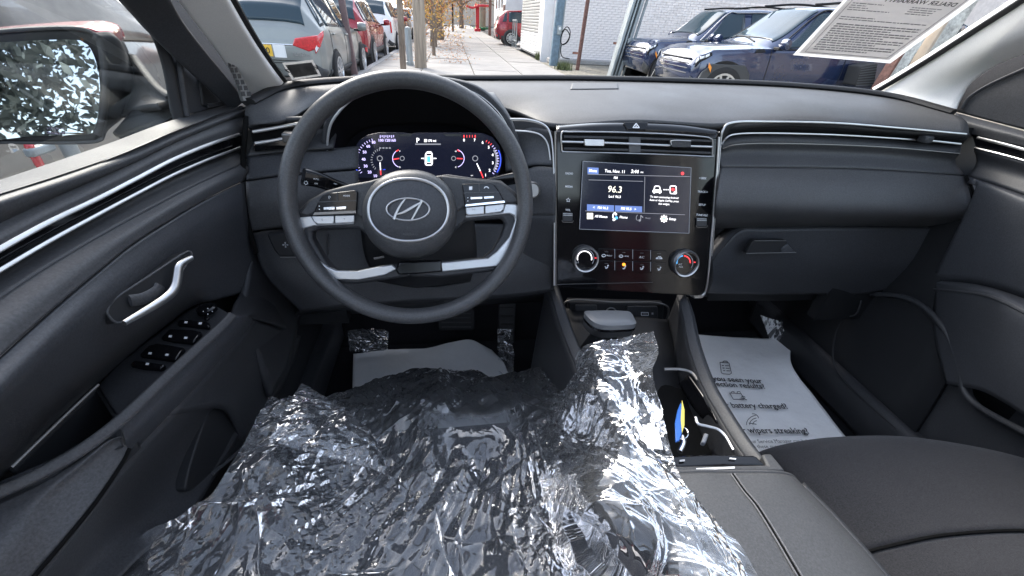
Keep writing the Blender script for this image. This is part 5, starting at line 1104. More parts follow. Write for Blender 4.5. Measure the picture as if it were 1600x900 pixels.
patch('lower_front', [e3[-5:], Xs(-.70, (352, 640), (388, 590), (410, 556), (428, 530), (440, 515)), Xs(-.712, (380, 690), (420, 640), (445, 600), (462, 560), (470, 525))], M['plastic'], dd, 20, 16, .006)
pad0 = Zs([(-70, 814), (13, 780), (70, 753), (120, 722), (160, 692), (185, 682)], .869, .868); pad1 = Zs([(-60, 930), (20, 850), (80, 785), (135, 735), (173, 700), (194, 689)], .858, .860); pad2 = Zs([(-20, 985), (53, 897), (105, 836), (150, 780), (188, 724), (200, 700)], .826, .850)
patch('armrest_pad', [pad0, [p.lerp(q, .5) + Vector((.002, 0, .004)) for p, q in zip(pad0, pad1)], pad1, pad2], M['pad'], dd, 40, 30, .012)
sweep('pad_seam', [p + Vector((.001, 0, -.001)) for p in pad2], oval(.002, .002, 8), M['gap'], dd, n=40)
e4 = xr([(60, 1040), (150, 940), (230, 860), (300, 800), (340, 740), (370, 690), (400, 640), (415, 590)], -.71, -.712)
patch('door_bottom', [e3, [p.lerp(q, .5) + Vector((-.02, 0, -.02)) for p, q in zip(cr(e3, 8), cr(e4, 8))], e4], M['plastic'], dd, 40, 16, .01)
pk = [at(340, 620, X=-.714), at(395, 616, X=-.714), at(398, 640, X=-.714), at(385, 690, X=-.714), at(330, 740, X=-.714), at(290, 760, X=-.714)]
prism('door_pocket', cr(pk, 40, True), Vector((-.03, 0, 0)), M['plastic_deep'], dd, .002)
sweep('pocket_edge', [p + Vector((.002, 0, 0)) for p in cr(pk[:5], 30)], oval(.003, .002, 8), M['pad_mid'], dd)
prism('outer_skin', [(-.80, -.45, .30), (-.80, 1.25, .30), (-.80, 1.25, 1.0), (-.80, .9, 1.03), (-.80, -.45, 1.06)], Vector((-.03, 0, 0)), M['plastic_deep'], dd, .01)
# window frame, sail panel, glass and mirror
sail = [(225, -60), (300, -60), (345, 20), (375, 80), (402, 150), (384, 158), (345, 168), (290, 181), (287, 176), (272, 68), (250, 0)]
prism('sail_panel', [at(a, b, X=-.742) for a, b in sail], Vector((-.02, 0, 0)), M['pad_dark'], dd, .003)
spk_ = [(310, 100), (345, 125), (360, 150), (358, 162), (330, 170), (318, 165)]
prism('tweeter_cover', [at(a, b, X=-.738) for a, b in spk_], Vector((-.006, 0, 0)), M['plastic_deep'], dd, .004)
for k in range(3): tube('tweeter_slot', [at(324, 167 + 2.4 * k - 4, X=-.735), at(345, 163 + 2.4 * k - 4, X=-.735), at(358, 158 + 2.4 * k - 4, X=-.735)], .0009, M['pad_mid'], dd)
frame_pts = [at(a, b, X=x) for a, b, x in ((165, -60, -.70), (195, -8, -.715), (225, 30, -.73), (246, 55, -.742), (262, 100, -.748), (272, 150, -.75), (280, 190, -.75))]
sweep('window_frame', frame_pts, rrect(.0075, .012, .004), M['rubber'], dd, n=50)
sweep('window_frame', [at(a, b, X=x) for a, b, x in ((200, -60, -.68), (250, 10, -.70), (262, 40, -.72), (276, 70, -.74), (282, 120, -.745), (291, 183, -.745))], rrect(.005, .010, .003), M['plastic'], dd, n=50)
frame_pts2 = [at(a, b, X=x) for a, b, x in ((185, -60, -.675), (228, 0, -.70), (262, 45, -.715), (302, 90, -.72), (338, 128, -.72), (368, 160, -.72))]
sweep('door_frame', frame_pts2, rrect(.023, .012, .006), M['pad_dark'], dd, n=50, taper=lambda t: 1.1 - .45 * t)
gpts = [(-80, -60), (175, -60), (200, -8), (228, 30), (247, 55), (263, 100), (273, 150), (282, 190), (177, 224), (0, 284), (-80, 312)]
tag(prism('door_glass', [at(a, b, X=-.752) for a, b in gpts], Vector((-.003, 0, 0)), M['window'], dd), None)
# side mirror
mo = thing('side_mirror', None, None, at(150, 130, X=-.95)); mo.parent = dd; mo.matrix_parent_inverse = dd.matrix_basis.inverted()
MY = .78
def my(pts, y=MY): return [at(a, b, Y=y) for a, b in pts]
shell0 = [(-90, 60), (0, 52), (60, 48), (115, 47), (140, 52), (152, 62), (162, 90), (166, 130), (164, 175), (158, 205), (148, 220), (60, 222), (-90, 220)]
gl_ = [(-90, 70), (0, 66), (70, 62.5), (112, 62), (130, 66), (142, 80), (152, 110), (155, 150), (152, 185), (146, 203), (134, 210), (60, 212), (-90, 212)]
S0 = cr(my(shell0), 80); S0b = [p + Vector((0, .02, 0)) for p in S0]
cen = sum(S0, Vector()) / 80
S1 = [cen + (p - cen) * .96 + Vector((-.02, .05, .002)) for p in S0]; S2 = [cen + (p - cen) * .75 + Vector((-.02, .11, 0)) for p in S0]; S3 = [cen + (p - cen) * .3 + Vector((-.02, .13, 0)) for p in S0]
prism('mirror_face', my(shell0, MY + .002), Vector((0, .012, 0)), M['rubber'], mo, .003)
patch('mirror_shell', [S0, S1, S2, S3], M['housing'], mo, 80, 24, .004)
cap = patch('mirror_cap', [[p + Vector((0, .008, .004)) for p in S0[:38]], [p + Vector((.0, .02, .006)) for p in S0b[:38]], [p + Vector((.0, .05, .010)) for p in S1[:38]]], M['car_red'], mo, 40, 10, .004)
def my2(X, *t): return [at(x_, y_, X=X) for x_, y_ in t]
h0 = my([(146, 51), (158, 60), (165, 88), (167.5, 130), (165, 178), (157, 214)], MY - .002)
h1 = [p + Vector((0, .012, 0)) for p in my([(168, 53), (180, 66), (186, 95), (187, 130), (181, 165), (172, 196)], MY + .02)]
h2 = my2(-.885, (200, 84), (205, 98), (209, 116), (210, 136), (204, 156), (196, 174))
h3 = my2(-.815, (232, 127), (234, 134), (236, 142), (235, 150), (230, 157), (222, 165)); h4 = my2(-.772, (258, 152), (260, 154), (261, 157), (258, 159), (252, 160), (246, 161))
patch('mirror_housing', [h0, h1, h2, h3, h4], M['housing'], mo, 30, 36, .01)
foot = [at(a, b, X=x) for a, b, x in ((172, 208, -.93), (205, 170, -.86), (258, 160, -.775), (272, 178, -.772), (250, 195, -.785), (190, 218, -.89))]
prism('mirror_foot', foot, Vector((-.02, .06, -.03)), M['plastic'], mo, .006)
# reflecting glass, aimed back along the car and a little up
gc = at(60, 135, Y=MY - .004)
vin = (gc - EYE).normalized(); vout = Vector((-.08, -1, .20)).normalized(); mn = (vout - vin).normalized()
mp_ = Plane(gc, mn)
mg = prism('mirror_glass', [at(a, b, Y=MY - .003) for a, b in smooth_px(gl_, 60)], Vector((0, .002, 0)), M['mirror'], mo)
mm_ = M['mirror'].node_tree
nrm = mm_.nodes.new('ShaderNodeCombineXYZ')
for i in range(3): nrm.inputs[i].default_value = mn[i]
mm_.links.new(nrm.outputs[0], mm_.nodes['Principled BSDF'].inputs['Normal'])

# ------------------------------------------------------------------ windscreen, pillars, papers on the glass
def screen_pt(x, y):
    """Where the line of sight through photo position x, y meets the raked, curved windscreen."""
    d = ray(x, y).normalized(); lo, hi = .05, 4.0
    def side(t):
        p = EYE + d * t; yy = 1.10 - .20 * (p.x / .72) ** 2 - (p.z - 1.14) * 1.42; return p.y - yy
    for _ in range(50):
        m_ = (lo + hi) / 2
        if side(m_) < 0: lo = m_
        else: hi = m_
    return EYE + d * lo
wsV = []
for j in range(13):
    for i in range(25):
        z = 1.135 + .5 * j / 12; x = (-.72 + 1.44 * i / 24) * (1 - .16 * j / 12); wsV.append(Vector((x, 1.10 - .20 * (x / .72) ** 2 - (z - 1.14) * 1.42, z)))
tag(mesh('windscreen', wsV, grid_faces(25, 13), M['window']), 'large raked clear windscreen looking out on the street', 'windscreen')
pl0 = xr([(290, -90), (330, -40), (355, 0), (383, 48), (410, 90), (438, 128), (452, 143)], -.60, -.665)
pl1 = xr([(215, -90), (240, -50), (277, 0), (314, 48), (347, 92), (372, 130), (392, 165)], -.665, -.715)
lp_ = thing('windscreen_pillar', 'light grey windscreen pillar on the driver side with a slotted demister vent', 'pillar', (-.69, .85, 1.1))
lp_.name = 'driver_pillar'
pm_ = [p.lerp(q, .45) + Vector((.012, -.012, .004)) for p, q in zip(pl0, pl1)]
pe = [p + Vector((-.01, .03, .01)) for p in pl0]
patch('pillar_cover', [pe, pl0, pm_, pl1], M['pillar'], lp_, 50, 26, .008)
sweep('glass_seal', [p + Vector((-.004, .02, .006)) for p in pl0], oval(.006, .004, 8), M['rubber'], lp_)
vv = Plane(at(374, 125, X=-.697) + Vector((.008, -.008, 0)), (1, -.8, .25), (0, 1, 0))
vo = [(354, 91), (361, 92), (369, 101), (380, 122), (388, 140), (394, 156), (381, 158), (378, 150), (373, 130), (363, 107)]
dv = prism('demister_vent', [vv.at(*q, .012) for q in vo], vv.n * -.01, M['vent_frame'], lp_, .001)
for k in range(6):
    t = (k + .5) / 6.3; cx = 359 + 28 * t + 1 * t * t; cy = 96 + 58 * t
    for s_ in (-1, 1):
        x_ = cx + s_ * 2.6 + 2.2 * t * s_; hw_ = 1.9 + 1.2 * t
        prism('vent_slot', [vv.at(*q, .0135) for q in ((x_ - hw_, cy - 3.6), (x_ + hw_ - .5, cy - 3.8), (x_ + hw_ + 1.2, cy + 3.4), (x_ - hw_ + 1.2, cy + 3.6))], vv.n * -.001, M['plastic'], dv)
seal = xr([(384, 160), (386, 172), (384, 190), (380, 215)], -.70, -.70)
pr0 = [at(a, b, X=x) for a, b, x in ((1690, -55, .57), (1600, 6, .61), (1530, 50, .645), (1455, 97, .675), (1400, 130, .69), (1370, 147, .685))]
pr1 = [at(a, b, X=x) for a, b, x in ((1690, 10, .60), (1600, 52, .635), (1530, 86, .665), (1470, 120, .69), (1428, 143, .695), (1410, 156, .69))]
pr2 = [at(a, b, X=x) for a, b, x in ((1700, 45, .66), (1605, 82, .69), (1550, 106, .71), (1515, 133, .722), (1500, 155, .725), (1492, 175, .72))]
rp_ = thing('passenger_pillar', 'light grey windscreen pillar on the passenger side under the notice paper', 'pillar', (.70, .85, 1.1))
patch('pillar_cover', [[p + Vector((.01, .03, .01)) for p in pr0], pr0, pr1, pr2], M['pillar'], rp_, 50, 26, .008)
sweep('glass_seal', [p + Vector((-.006, .0, .006)) for p in pr0], oval(.0055, .004, 8), M['rubber'], rp_, n=50)
# notice facing the street, seen from behind
n_ = thing('window_notice', 'large white printed notice taped inside the windscreen, seen from behind', 'notice', screen_pt(1390, 60))
c4 = [screen_pt(*q) for q in ((1238, 86), (1391, 99.5), (1560, -26), (1360, -90))]
npl = Plane((c4[0] + c4[1] + c4[2]) / 3 + Vector((0, -.012, -.008)), (c4[1] - c4[0]).cross(c4[2] - c4[1]), c4[1] - c4[0])
def NP(pts, off=0): return [npl.at(x, y, off) for x, y in pts]
prism('sheet', NP(((1239, 86), (1352, -36), (1560, -24), (1391, 99))), npl.n * -.0004, M['paper_edge'], n_)
quad('print_field', npl, ((1248, 83), (1354, -33), (1545, -22), (1389, 94)), M['paper_grey'], n_, .0006)
for a, b in (((1258, 81), (1362, -33)), ((1258, 81), (1386, 91)), ((1386, 91), (1536, -18))): bar('border_line', npl, *a, *b, .8, M['ink_soft'], n_, .0012)
def n2(u, v): # u along the paper's foot (0 left..1 right), v up the sheet in px of the left edge
    a = Vector((1258 + (1354 - 1258) * v, 81 - 112 * v, 0)); b = Vector((1386 + (1532 - 1386) * v, 91 - 108 * v, 0)); p = a.lerp(b, u); return p.x, p.y
rg_ = random.Random(5); fv, ff = [], []
def pr_line(v, u0, u1, th):
    u = u0
    while u < u1:
        l = rg_.uniform(.02, .07); ue = min(u + l, u1); k = len(fv)
        fv.extend([npl.at(*n2(u, v - th), .0014), npl.at(*n2(ue, v - th), .0014), npl.at(*n2(ue, v + th), .0014), npl.at(*n2(u, v + th), .0014)]); ff.append((k, k + 1, k + 2, k + 3)); u = ue + rg_.uniform(.005, .012)
for k in range(12): pr_line(.05 + k * .032, .05 + rg_.uniform(0, .02), (.96 if k % 3 else .7), .0075)
pr_line(.47, .05, .95, .006); pr_line(.50, .05, .4, .006)
for k in range(4): pr_line(.60 + k * .030, .62, .62 + .3 * rg_.uniform(.5, 1), .006); pr_line(.60 + k * .030, .05, .05 + .45 * rg_.uniform(.3, 1), .006)
tag(mesh('fine_print', fv, ff, M['ink_soft'], n_, False), None, kind='stuff')
dxn = n2(1, .7)[0] - n2(0, .7)[0], n2(1, .7)[1] - n2(0, .7)[1]
txt('DEALER WARRANTY', npl, *n2(.64, .765), 5.2, M['ink'], n_, dx=dxn, off=.0014, mirror=True, bold=.02)
txt('AS IS - NO DEALER WARRANTY', npl, *n2(.55, .885), 6.0, M['ink'], n_, dx=dxn, off=.0014, mirror=True, bold=.03)
# sticker on the driver's side of the glass
st = thing('windscreen_sticker', 'small white framed grey sticker on the glass in front of the silver car', 'sticker', screen_pt(470, 110))
spts = [screen_pt(*q) for q in ((441, 99), (489, 94), (502, 118), (457, 125))]
stp = Plane(sum(spts, Vector()) / 4 + Vector((0, -.006, -.004)), (spts[1] - spts[0]).cross(spts[3] - spts[0]), spts[1] - spts[0])
prism('frame', [stp.at(*q) for q in ((441, 98.5), (489, 93.5), (502, 118.5), (456.5, 125.5))], stp.n * -.0004, M['sticker_frame'], st)
quad('panel', stp, ((446, 102), (487, 97.5), (497, 116), (459, 121.5)), M['sticker_panel'], st, .0006)
txt('EXP 5/27', stp, 472, 108.5, 5.5, M['ink'], st, dx=(10, -1.3), off=.001, mirror=True, bold=.04)

# ------------------------------------------------------------------ passenger door
pd = thing('passenger_door', 'dark charcoal passenger door panel with armrest and silver strips', 'car door', (.75, .5, .6))
b0 = [at(a, b, X=x) for a, b, x in ((1493, 176, .735), (1530, 186, .735), (1600, 205, .735), (1700, 235, .735))]
b1 = [at(a, b, X=x) for a, b, x in ((1516, 210, .725), (1545, 217, .725), (1600, 230, .725), (1700, 258, .725))]
patch('window_sill', [b0, [p.lerp(q, .5) + Vector((-.01, 0, .004)) for p, q in zip(b0, b1)], b1], M['pad_mid'], pd, 30, 14, .01)
t0 = Xs(.722, (1527, 215), (1560, 223), (1600, 233.5), (1700, 262)); t1 = Xs(.722, (1523, 231), (1560, 240), (1600, 251), (1700, 281))
patch('gloss_inlay', [[p + Vector((.004, 0, 0)) for p in b1], [p + Vector((.004, 0, 0)) for p in t1]], M['gloss'], pd, 24, 4, .006)
sweep('silver_strip', t0, oval(.0028, .002, 8), M['satin'], pd); sweep('silver_strip', t1, oval(.0022, .002, 8), M['satin'], pd)
m0 = [p + Vector((0, 0, -.003)) for p in t1]; m1 = Xs(.715, (1514, 274), (1560, 289), (1600, 303), (1700, 340))
patch('band_panel', [m0, [p.lerp(q, .5) + Vector((.012, 0, 0)) for p, q in zip(m0, m1)], m1], M['plastic'], pd, 24, 12, .01)
w0 = [at(a, b, X=x) for a, b, x in ((1522, 300, .70), (1560, 312, .695), (1610, 330, .69), (1710, 370, .68))]
w1 = [at(a, b, X=x) for a, b, x in ((1455, 438, .742), (1530, 445, .72), (1610, 470, .70), (1720, 520, .69))]
m1b = [p + Vector((0, 0, -.002)) for p in m1]
patch('middle_panel', [m1b, w0, w1], M['pad_dark'], pd, 30, 20, .01)
a0 = [at(a, b, X=x) for a, b, x in ((1460, 452, .738), (1525, 459, .675), (1560, 468, .645), (1610, 492, .63), (1720, 550, .62))]
a1 = [at(a, b, X=x) for a, b, x in ((1458, 520, .725), (1530, 530, .66), (1570, 545, .635), (1620, 570, .625), (1720, 630, .61))]
a2 = [at(a, b, X=x) for a, b, x in ((1478, 600, .705), (1530, 610, .675), (1570, 630, .66), (1620, 660, .65), (1720, 700, .64))]
patch('armrest', [w1, [p + Vector((0, 0, .0)) for p in cr(a0, 4)], a1, a2], M['pad_dark'], pd, 40, 30, .01)
sweep('armrest_edge', [p + Vector((-.002, 0, .001)) for p in a0], oval(.004, .003, 8), M['pad_mid'], pd, taper=lambda t: .4 + .8 * t)
k0 = [at(a, b, X=x) for a, b, x in ((1330, 462, .72), (1400, 464, .72), (1440, 480, .715), (1475, 520, .70), (1495, 575, .69), (1500, 610, .685), (1530, 640, .68), (1640, 700, .66))]
k1 = [at(a, b, X=x) for a, b, x in ((1325, 480, .76), (1335, 520, .76), (1345, 570, .755), (1380, 630, .74), (1430, 680, .735), (1470, 710, .73), (1510, 740, .72), (1600, 800, .70))]
km = [p.lerp(q, .25) + Vector((.035, 0, 0)) for p, q in zip(k0, k1)]
patch('door_bottom', [k0, km, k1], M['plastic'], pd, 60, 26, .01)
prism('outer_skin', [(.80, -.45, .30), (.80, 1.25, .30), (.80, 1.25, 1.0), (.80, .9, 1.03), (.80, -.45, 1.06)], Vector((.03, 0, 0)), M['plastic_deep'], pd, .01)
patch('rear_panel', [[(.735, .42, 1.03), (.735, .0, 1.04), (.74, -.5, 1.05)], [(.705, .42, .95), (.71, .0, .96), (.72, -.5, .97)], [(.70, .42, .80), (.69, .0, .82), (.70, -.5, .84)], [(.73, .42, .62), (.72, .0, .62), (.72, -.5, .62)], [(.74, .42, .40), (.74, .0, .40), (.74, -.5, .40)]], M['pad_dark'], pd, 24, 30, .01)
prism('door_glass', [(.755, .80, 1.08), (.735, .42, 1.46), (.72, -.45, 1.60), (.755, -.45, 1.03), (.755, .5, 1.03)], Vector((.003, 0, 0)), M['window'], pd)
sg_ = [(1489, 174), (1488, 150), (1515, 115), (1600, 62), (1700, 10), (1700, 232), (1600, 203), (1530, 185)]
prism('sail_panel', [at(a, b, X=.745) for a, b in sg_], Vector((.02, 0, 0)), M['plastic'], pd, .004)
sweep('sail_edge', [at(a, b, X=.742) for a, b in ((1502, 170), (1515, 152), (1545, 133), (1600, 108), (1660, 84))], oval(.003, .002, 8), M['pad_dark'], pd)

# ------------------------------------------------------------------ floor, footwells, pedals, mats
fl = struct(thing('cabin_floor', None, None, (0, .7, .36))); fl['label'] = 'black carpeted floor and footwells of the cabin'
box('carpet', (0, .4, .345), (1.58, 1.7, .03), M['carpet'], fl)
patch('firewall', [[(-.78, 1.05, .36), (0, 1.05, .36), (.78, 1.05, .36)], [(-.78, 1.22, .5), (0, 1.22, .5), (.78, 1.22, .5)], [(-.78, 1.24, .8), (0, 1.24, .8), (.78, 1.24, .8)], [(-.78, 1.15, 1.1), (0, 1.15, 1.1), (.78, 1.15, 1.1)]], M['carpet'], fl, 6, 16, .02)
for s in (-1, 1):
    patch('kick_panel', [[(s * .74, .62, 1.0), (s * .76, 1.2, 1.0)], [(s * .73, .55, .7), (s * .75, 1.2, .7)], [(s * .72, .5, .36), (s * .72, 1.2, .36)]], M['plastic_deep'], fl, 10, 12, .01)
    box('sill_trim', (s * .735, .35, .42), (.07, 1.5, .12), M['plastic'], fl, .02)
kk = [at(a, b, X=.70) for a, b in ((1290, 468), (1298, 482), (1318, 494), (1338, 490), (1346, 470))]
sweep('grab_ring', kk, oval(.002, .002, 8), M['plastic'], fl)
sweep('footwell_ridge', [at(a, b, X=x) for a, b, x in ((1318, 495, .70), (1306, 520, .70), (1302, 560, .70), (1315, 590, .70), (1345, 622, .70), (1400, 670, .70))], oval(.003, .0012, 8), M['plastic_deep'], fl, taper=lambda t: .3 + .7 * math.sin(math.pi * t))
br_ = thing('brake_pedal', 'wide black rubber brake pedal below the steering wheel', 'pedal', at(710, 500, Y=1.05))
bpp = Plane(at(712, 500, Y=1.05), (0, -1, .5)); prism('pad', [bpp.at(*q) for q in rr_px(684, 482, 742, 517, 0, 6)], bpp.n * -.02, M['rubber'], br_, .004)
for k in range(4): tube('tread', [bpp.at(690, 490 + k * 7, .002), bpp.at(736, 490 + k * 7, .002)], .002, M['plastic'], br_, 6)
tube('arm', [bpp.at(718, 485, -.02), bpp.at(725, 440, -.05), bpp.at(730, 400, -.08)], .012, M['plastic_deep'], br_)
ap = thing('accelerator_pedal', 'tall narrow black accelerator pedal right of the brake pedal', 'pedal', at(790, 530, Y=1.05))
app = Plane(at(790, 520, Y=1.05), (0, -1, .45)); prism('pad', [app.at(*q) for q in ((780, 470), (806, 470), (804, 530), (800, 575), (775, 575), (778, 530))], app.n * -.02, M['plastic'], ap, .004)
for k in range(7): tube('tread', [app.at(781, 480 + k * 13, .002), app.at(802, 480 + k * 13, .002)], .002, M['rubber'], ap, 6)

def mat_sheet(name, rows, m, label, nu=50, nv=50, amp=.006, seed=0):
    rr = [cr([at(a, b, Z=z) for a, b, z in r], nu) for r in rows]; V = []
    cols = [cr([r[i] for r in rr], nv) for i in range(nu)]
    for j in range(nv):
        for i in range(nu):
            p = cols[i][j].copy(); p.z += amp * noise.noise(Vector((p.x * 7, p.y * 7, seed))) + amp * .4 * abs(noise.noise(Vector((p.x * 19, p.y * 16, seed + 3)))); V.append(p)
    o = mesh(name, V, grid_faces(nu, nv), m); k = o.modifiers.new('t', 'SOLIDIFY'); k.thickness = .0015; tag(o, label, 'paper mat'); return o
ZM = .385
pmat = mat_sheet('paper_mat', [[(1000, 518, ZM + .02), (1092, 523, ZM + .02), (1160, 528, ZM + .02), (1236, 532, ZM + .02)], [(1010, 560, ZM + .01), (1100, 563, ZM + .01), (1170, 566, ZM + .01), (1238, 570, ZM + .035)], [(1020, 630, ZM), (1120, 630, ZM), (1190, 628, ZM), (1272, 623, ZM + .01)], [(1030, 740, ZM), (1180, 730, ZM), (1260, 720, ZM), (1350, 715, ZM + .01)]], M['paper'], 'white printed paper floor mat in the passenger footwell')
mpl = Plane((0, 0, ZM + .008), (0, 0, 1))
for s_, x_, y_, h_, d_, al in (('Have you seen your', 1190, 595.5, 6.4, (10, .55), 'RIGHT'), ('inspection results?', 1195, 604, 6.4, (10, .55), 'RIGHT'), ('Is your battery charged?', 1230, 635, 6.8, (10, .2), 'RIGHT'), ('Are your wipers streaking?', 1263, 673.5, 7.4, (10, .1), 'RIGHT'), ('Your Service Manager can help', 1266, 689, 4.6, (10, -.1), 'RIGHT'), ('with these questions and more.', 1268, 697, 4.6, (10, -.1), 'RIGHT')):
    txt(s_, mpl, x_, y_, h_, M['ink'], pmat, dx=d_, align=al, off=.004, bold=.018 if h_ > 5 else .0, stretch=.90)
def pline(pts, w_=1.0, par=pmat, n='icon_line', off=.0045):
    for a, b in zip(pts, pts[1:]): bar(n, mpl, *a, *b, w_, M['ink'], par, off)
pline([(1125, 566), (1139, 567), (1143, 583), (1140, 585), (1130, 584), (1127, 582), (1125, 566)]); pline([(1129, 566), (1131, 564), (1136, 564.4), (1137, 567)])
for k in range(3): pline([(1128 + k, 571 + k * 4), (1131 + k, 571.2 + k * 4)], 1.2); pline([(1133 + k, 571.3 + k * 4), (1139 + k, 571.6 + k * 4)])
pline([(1140, 614), (1158, 615), (1163, 624), (1146, 624), (1140, 614)]); pline([(1143, 614), (1143, 612), (1147, 612), (1147, 614)]); pline([(1152, 614), (1152, 612), (1156, 612), (1157, 614)]); arc('icon_ring', 1161, 621, 3.4, 2.4, 0, 360, .9, M['ink'], pmat, mpl, .0045); pline([(1163, 623), (1167, 625)], 1.2)
for r0, r1_ in ((18, 14), (13, 10), (8, 6)): arc('icon_arc', 1184, 663, r0, r1_ * 1.05, 100, 185, 1.0, M['ink'], pmat, mpl, .0045)
arc('icon_arc', 1176, 655, 10, 9, 10, 95, 1.0, M['ink'], pmat, mpl, .0045); pline([(1170, 661), (1182, 663)], 1.1)
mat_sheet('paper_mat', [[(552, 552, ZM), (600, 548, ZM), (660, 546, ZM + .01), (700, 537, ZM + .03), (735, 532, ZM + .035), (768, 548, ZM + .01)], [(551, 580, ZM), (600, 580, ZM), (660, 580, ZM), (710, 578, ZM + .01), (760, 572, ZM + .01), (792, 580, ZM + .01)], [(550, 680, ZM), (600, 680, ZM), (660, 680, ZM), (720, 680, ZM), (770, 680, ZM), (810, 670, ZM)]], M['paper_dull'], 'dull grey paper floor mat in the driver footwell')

# ------------------------------------------------------------------ centre console
cc = thing('centre_console', 'tall dark centre console with cup holders and padded armrest between the seats', 'console', (0, .4, .36))
railL = [at(a, b, Z=z) for a, b, z in ((862, 440, .765), (868, 462, .752), (880, 500, .745), (893, 535, .742), (906, 566, .74), (930, 630, .74), (965, 700, .745), (1010, 770, .75))]
railR = [at(a, b, Z=z) for a, b, z in ((1064, 462, .75), (1073, 490, .745), (1083, 538, .742), (1103, 596, .74), (1129, 643, .74), (1163, 696, .745), (1195, 735, .75))]
sweep('rail', railL, rrect(.010, .006, .004), M['pad_mid'], cc, n=60); sweep('rail', railR, rrect(.0095, .006, .004), M['pad_mid'], cc, n=60)
sL = [p + Vector((-.012, 0, -.004)) for p in railL]; 
patch('side_wall', [sL, [Vector((p.x - .022, p.y, .60)) for p in railL], [Vector((p.x - .035, p.y, .36)) for p in railL]], M['plastic'], cc, 40, 14, .006)
sR = [p + Vector((.012, 0, -.004)) for p in railR]
patch('side_wall', [sR, [Vector((p.x + .02, p.y, .60)) for p in railR], [Vector((p.x + .03, p.y, .36)) for p in railR]], M['plastic'], cc, 40, 14, .006)
iL = [p + Vector((.010, 0, -.003)) for p in railL]; iR = [p + Vector((-.010, 0, -.003)) for p in railR]
patch('inner_wall', [iL, [Vector((p.x + .018, p.y, p.z - .07)) for p in railL]], M['plastic_deep'], cc, 40, 6, .004); patch('inner_wall', [iR, [Vector((p.x - .014, p.y, p.z - .07)) for p in railR]], M['plastic'], cc, 40, 6, .004)
patch('tray', [[Vector((p.x + .010, p.y, p.z - .068)) for p in railL], [Vector((p.x - .008, p.y, p.z - .068)) for p in cr(railR, 8)]], M['plastic_deep'], cc, 30, 6, .006)
up = Plane(at(965, 490, Y=.755), (0, -1, .15))
us = prism('socket_panel', [up.at(*q) for q in ((888, 472), (1038, 476), (1036, 512), (892, 512))], Vector((0, .02, 0)), M['plastic_deep'], cc, .003)
tube('panel_frame', [up.at(*q, .004) for q in ((887, 508), (885, 471), (960, 472), (1040, 477), (1036, 515))], .0022, M['dim_metal'], cc)
prism('socket_cover', [up.at(*q, .004) for q in rr_px(899, 477, 933, 502, 0, 2)], Vector((0, .004, 0)), M['plastic'], us, .001); prism('socket_cover', [up.at(*q, .004) for q in rr_px(979, 479, 1028, 502, 0, 3)], Vector((0, .004, 0)), M['plastic'], us, .001)
arc('power_socket', 955, 488, 9, 8, 0, 360, 2, M['satin'], us, up, .006); txt('USB', up, 910, 489, 3, M['print_grey'], us, off=.006)
for a, b in (((1002, 488), (1013, 488.4)), ((1013, 488.4), (1013, 493)), ((1013, 493), (1002, 492.8)), ((1002, 492.8), (1002, 488))): bar('port', up, *a, *b, .9, M['print_white'], us, .006)
bar('port_core', up, 1004, 490.4, 1011, 490.7, 1.2, M['print_grey'], us, .006); bar('port_mark', up, 1018, 490, 1021, 490, 3, M['print_grey'], us, .006)
# gear selector
gs = thing('gear_selector', 'grey topped gear selector with a chrome underside on the console', 'gear lever', at(955, 520, Z=.70))
KZ = .80
kt = [(913, 487), (926, 485.5), (950, 485), (978, 486), (986, 488.5), (991, 497), (993, 506), (970, 508.5), (945, 508.5), (930, 504.5), (920, 497)]
T0 = [at(a, b, Z=KZ) for a, b in smooth_px(kt, 40)]; cT = sum(T0, Vector()) / 40
lay = [[cT + (p - cT) * .3 + Vector((0, 0, .005)) for p in T0], [cT + (p - cT) * .75 + Vector((0, 0, .004)) for p in T0], [cT + (p - cT) * .96 + Vector((0, 0, .001)) for p in T0], T0, [cT + (p - cT) * 1.0 + Vector((0, 0, -.010)) for p in T0]]
def loft(name, layers, m, par, cap=True):
    n = len(layers[0]); V = [p for l in layers for p in l]; F = grid_faces(n, len(layers), True)
    if cap: F += [tuple(range(n))[::-1], tuple(range((len(layers) - 1) * n, len(layers) * n))]
    return fix_normals(mesh(name, V, F, m, par))
loft('knob_top', lay, M['knob'], gs)
loft('knob_band', [[cT + (p - cT) * 1.01 + Vector((0, 0, -.010)) for p in T0], [cT + (p - cT) * 1.02 + Vector((0, 0, -.015)) for p in T0]], M['gloss'], gs)
loft('knob_base', [[cT + (p - cT) * 1.02 + Vector((0, 0, -.015)) for p in T0], [cT + (p - cT) * .95 + Vector((0, .004, -.032)) for p in T0], [cT + (p - cT) * .4 + Vector((0, .01, -.040)) for p in T0]], M['satin'], gs)
loft('boot', [[cT + (p - cT) * .4 + Vector((0, .01, -.034)) for p in T0], [cT + (p - cT) * .9 + Vector((0, .01, -.10)) for p in T0]], M['plastic_deep'], gs)
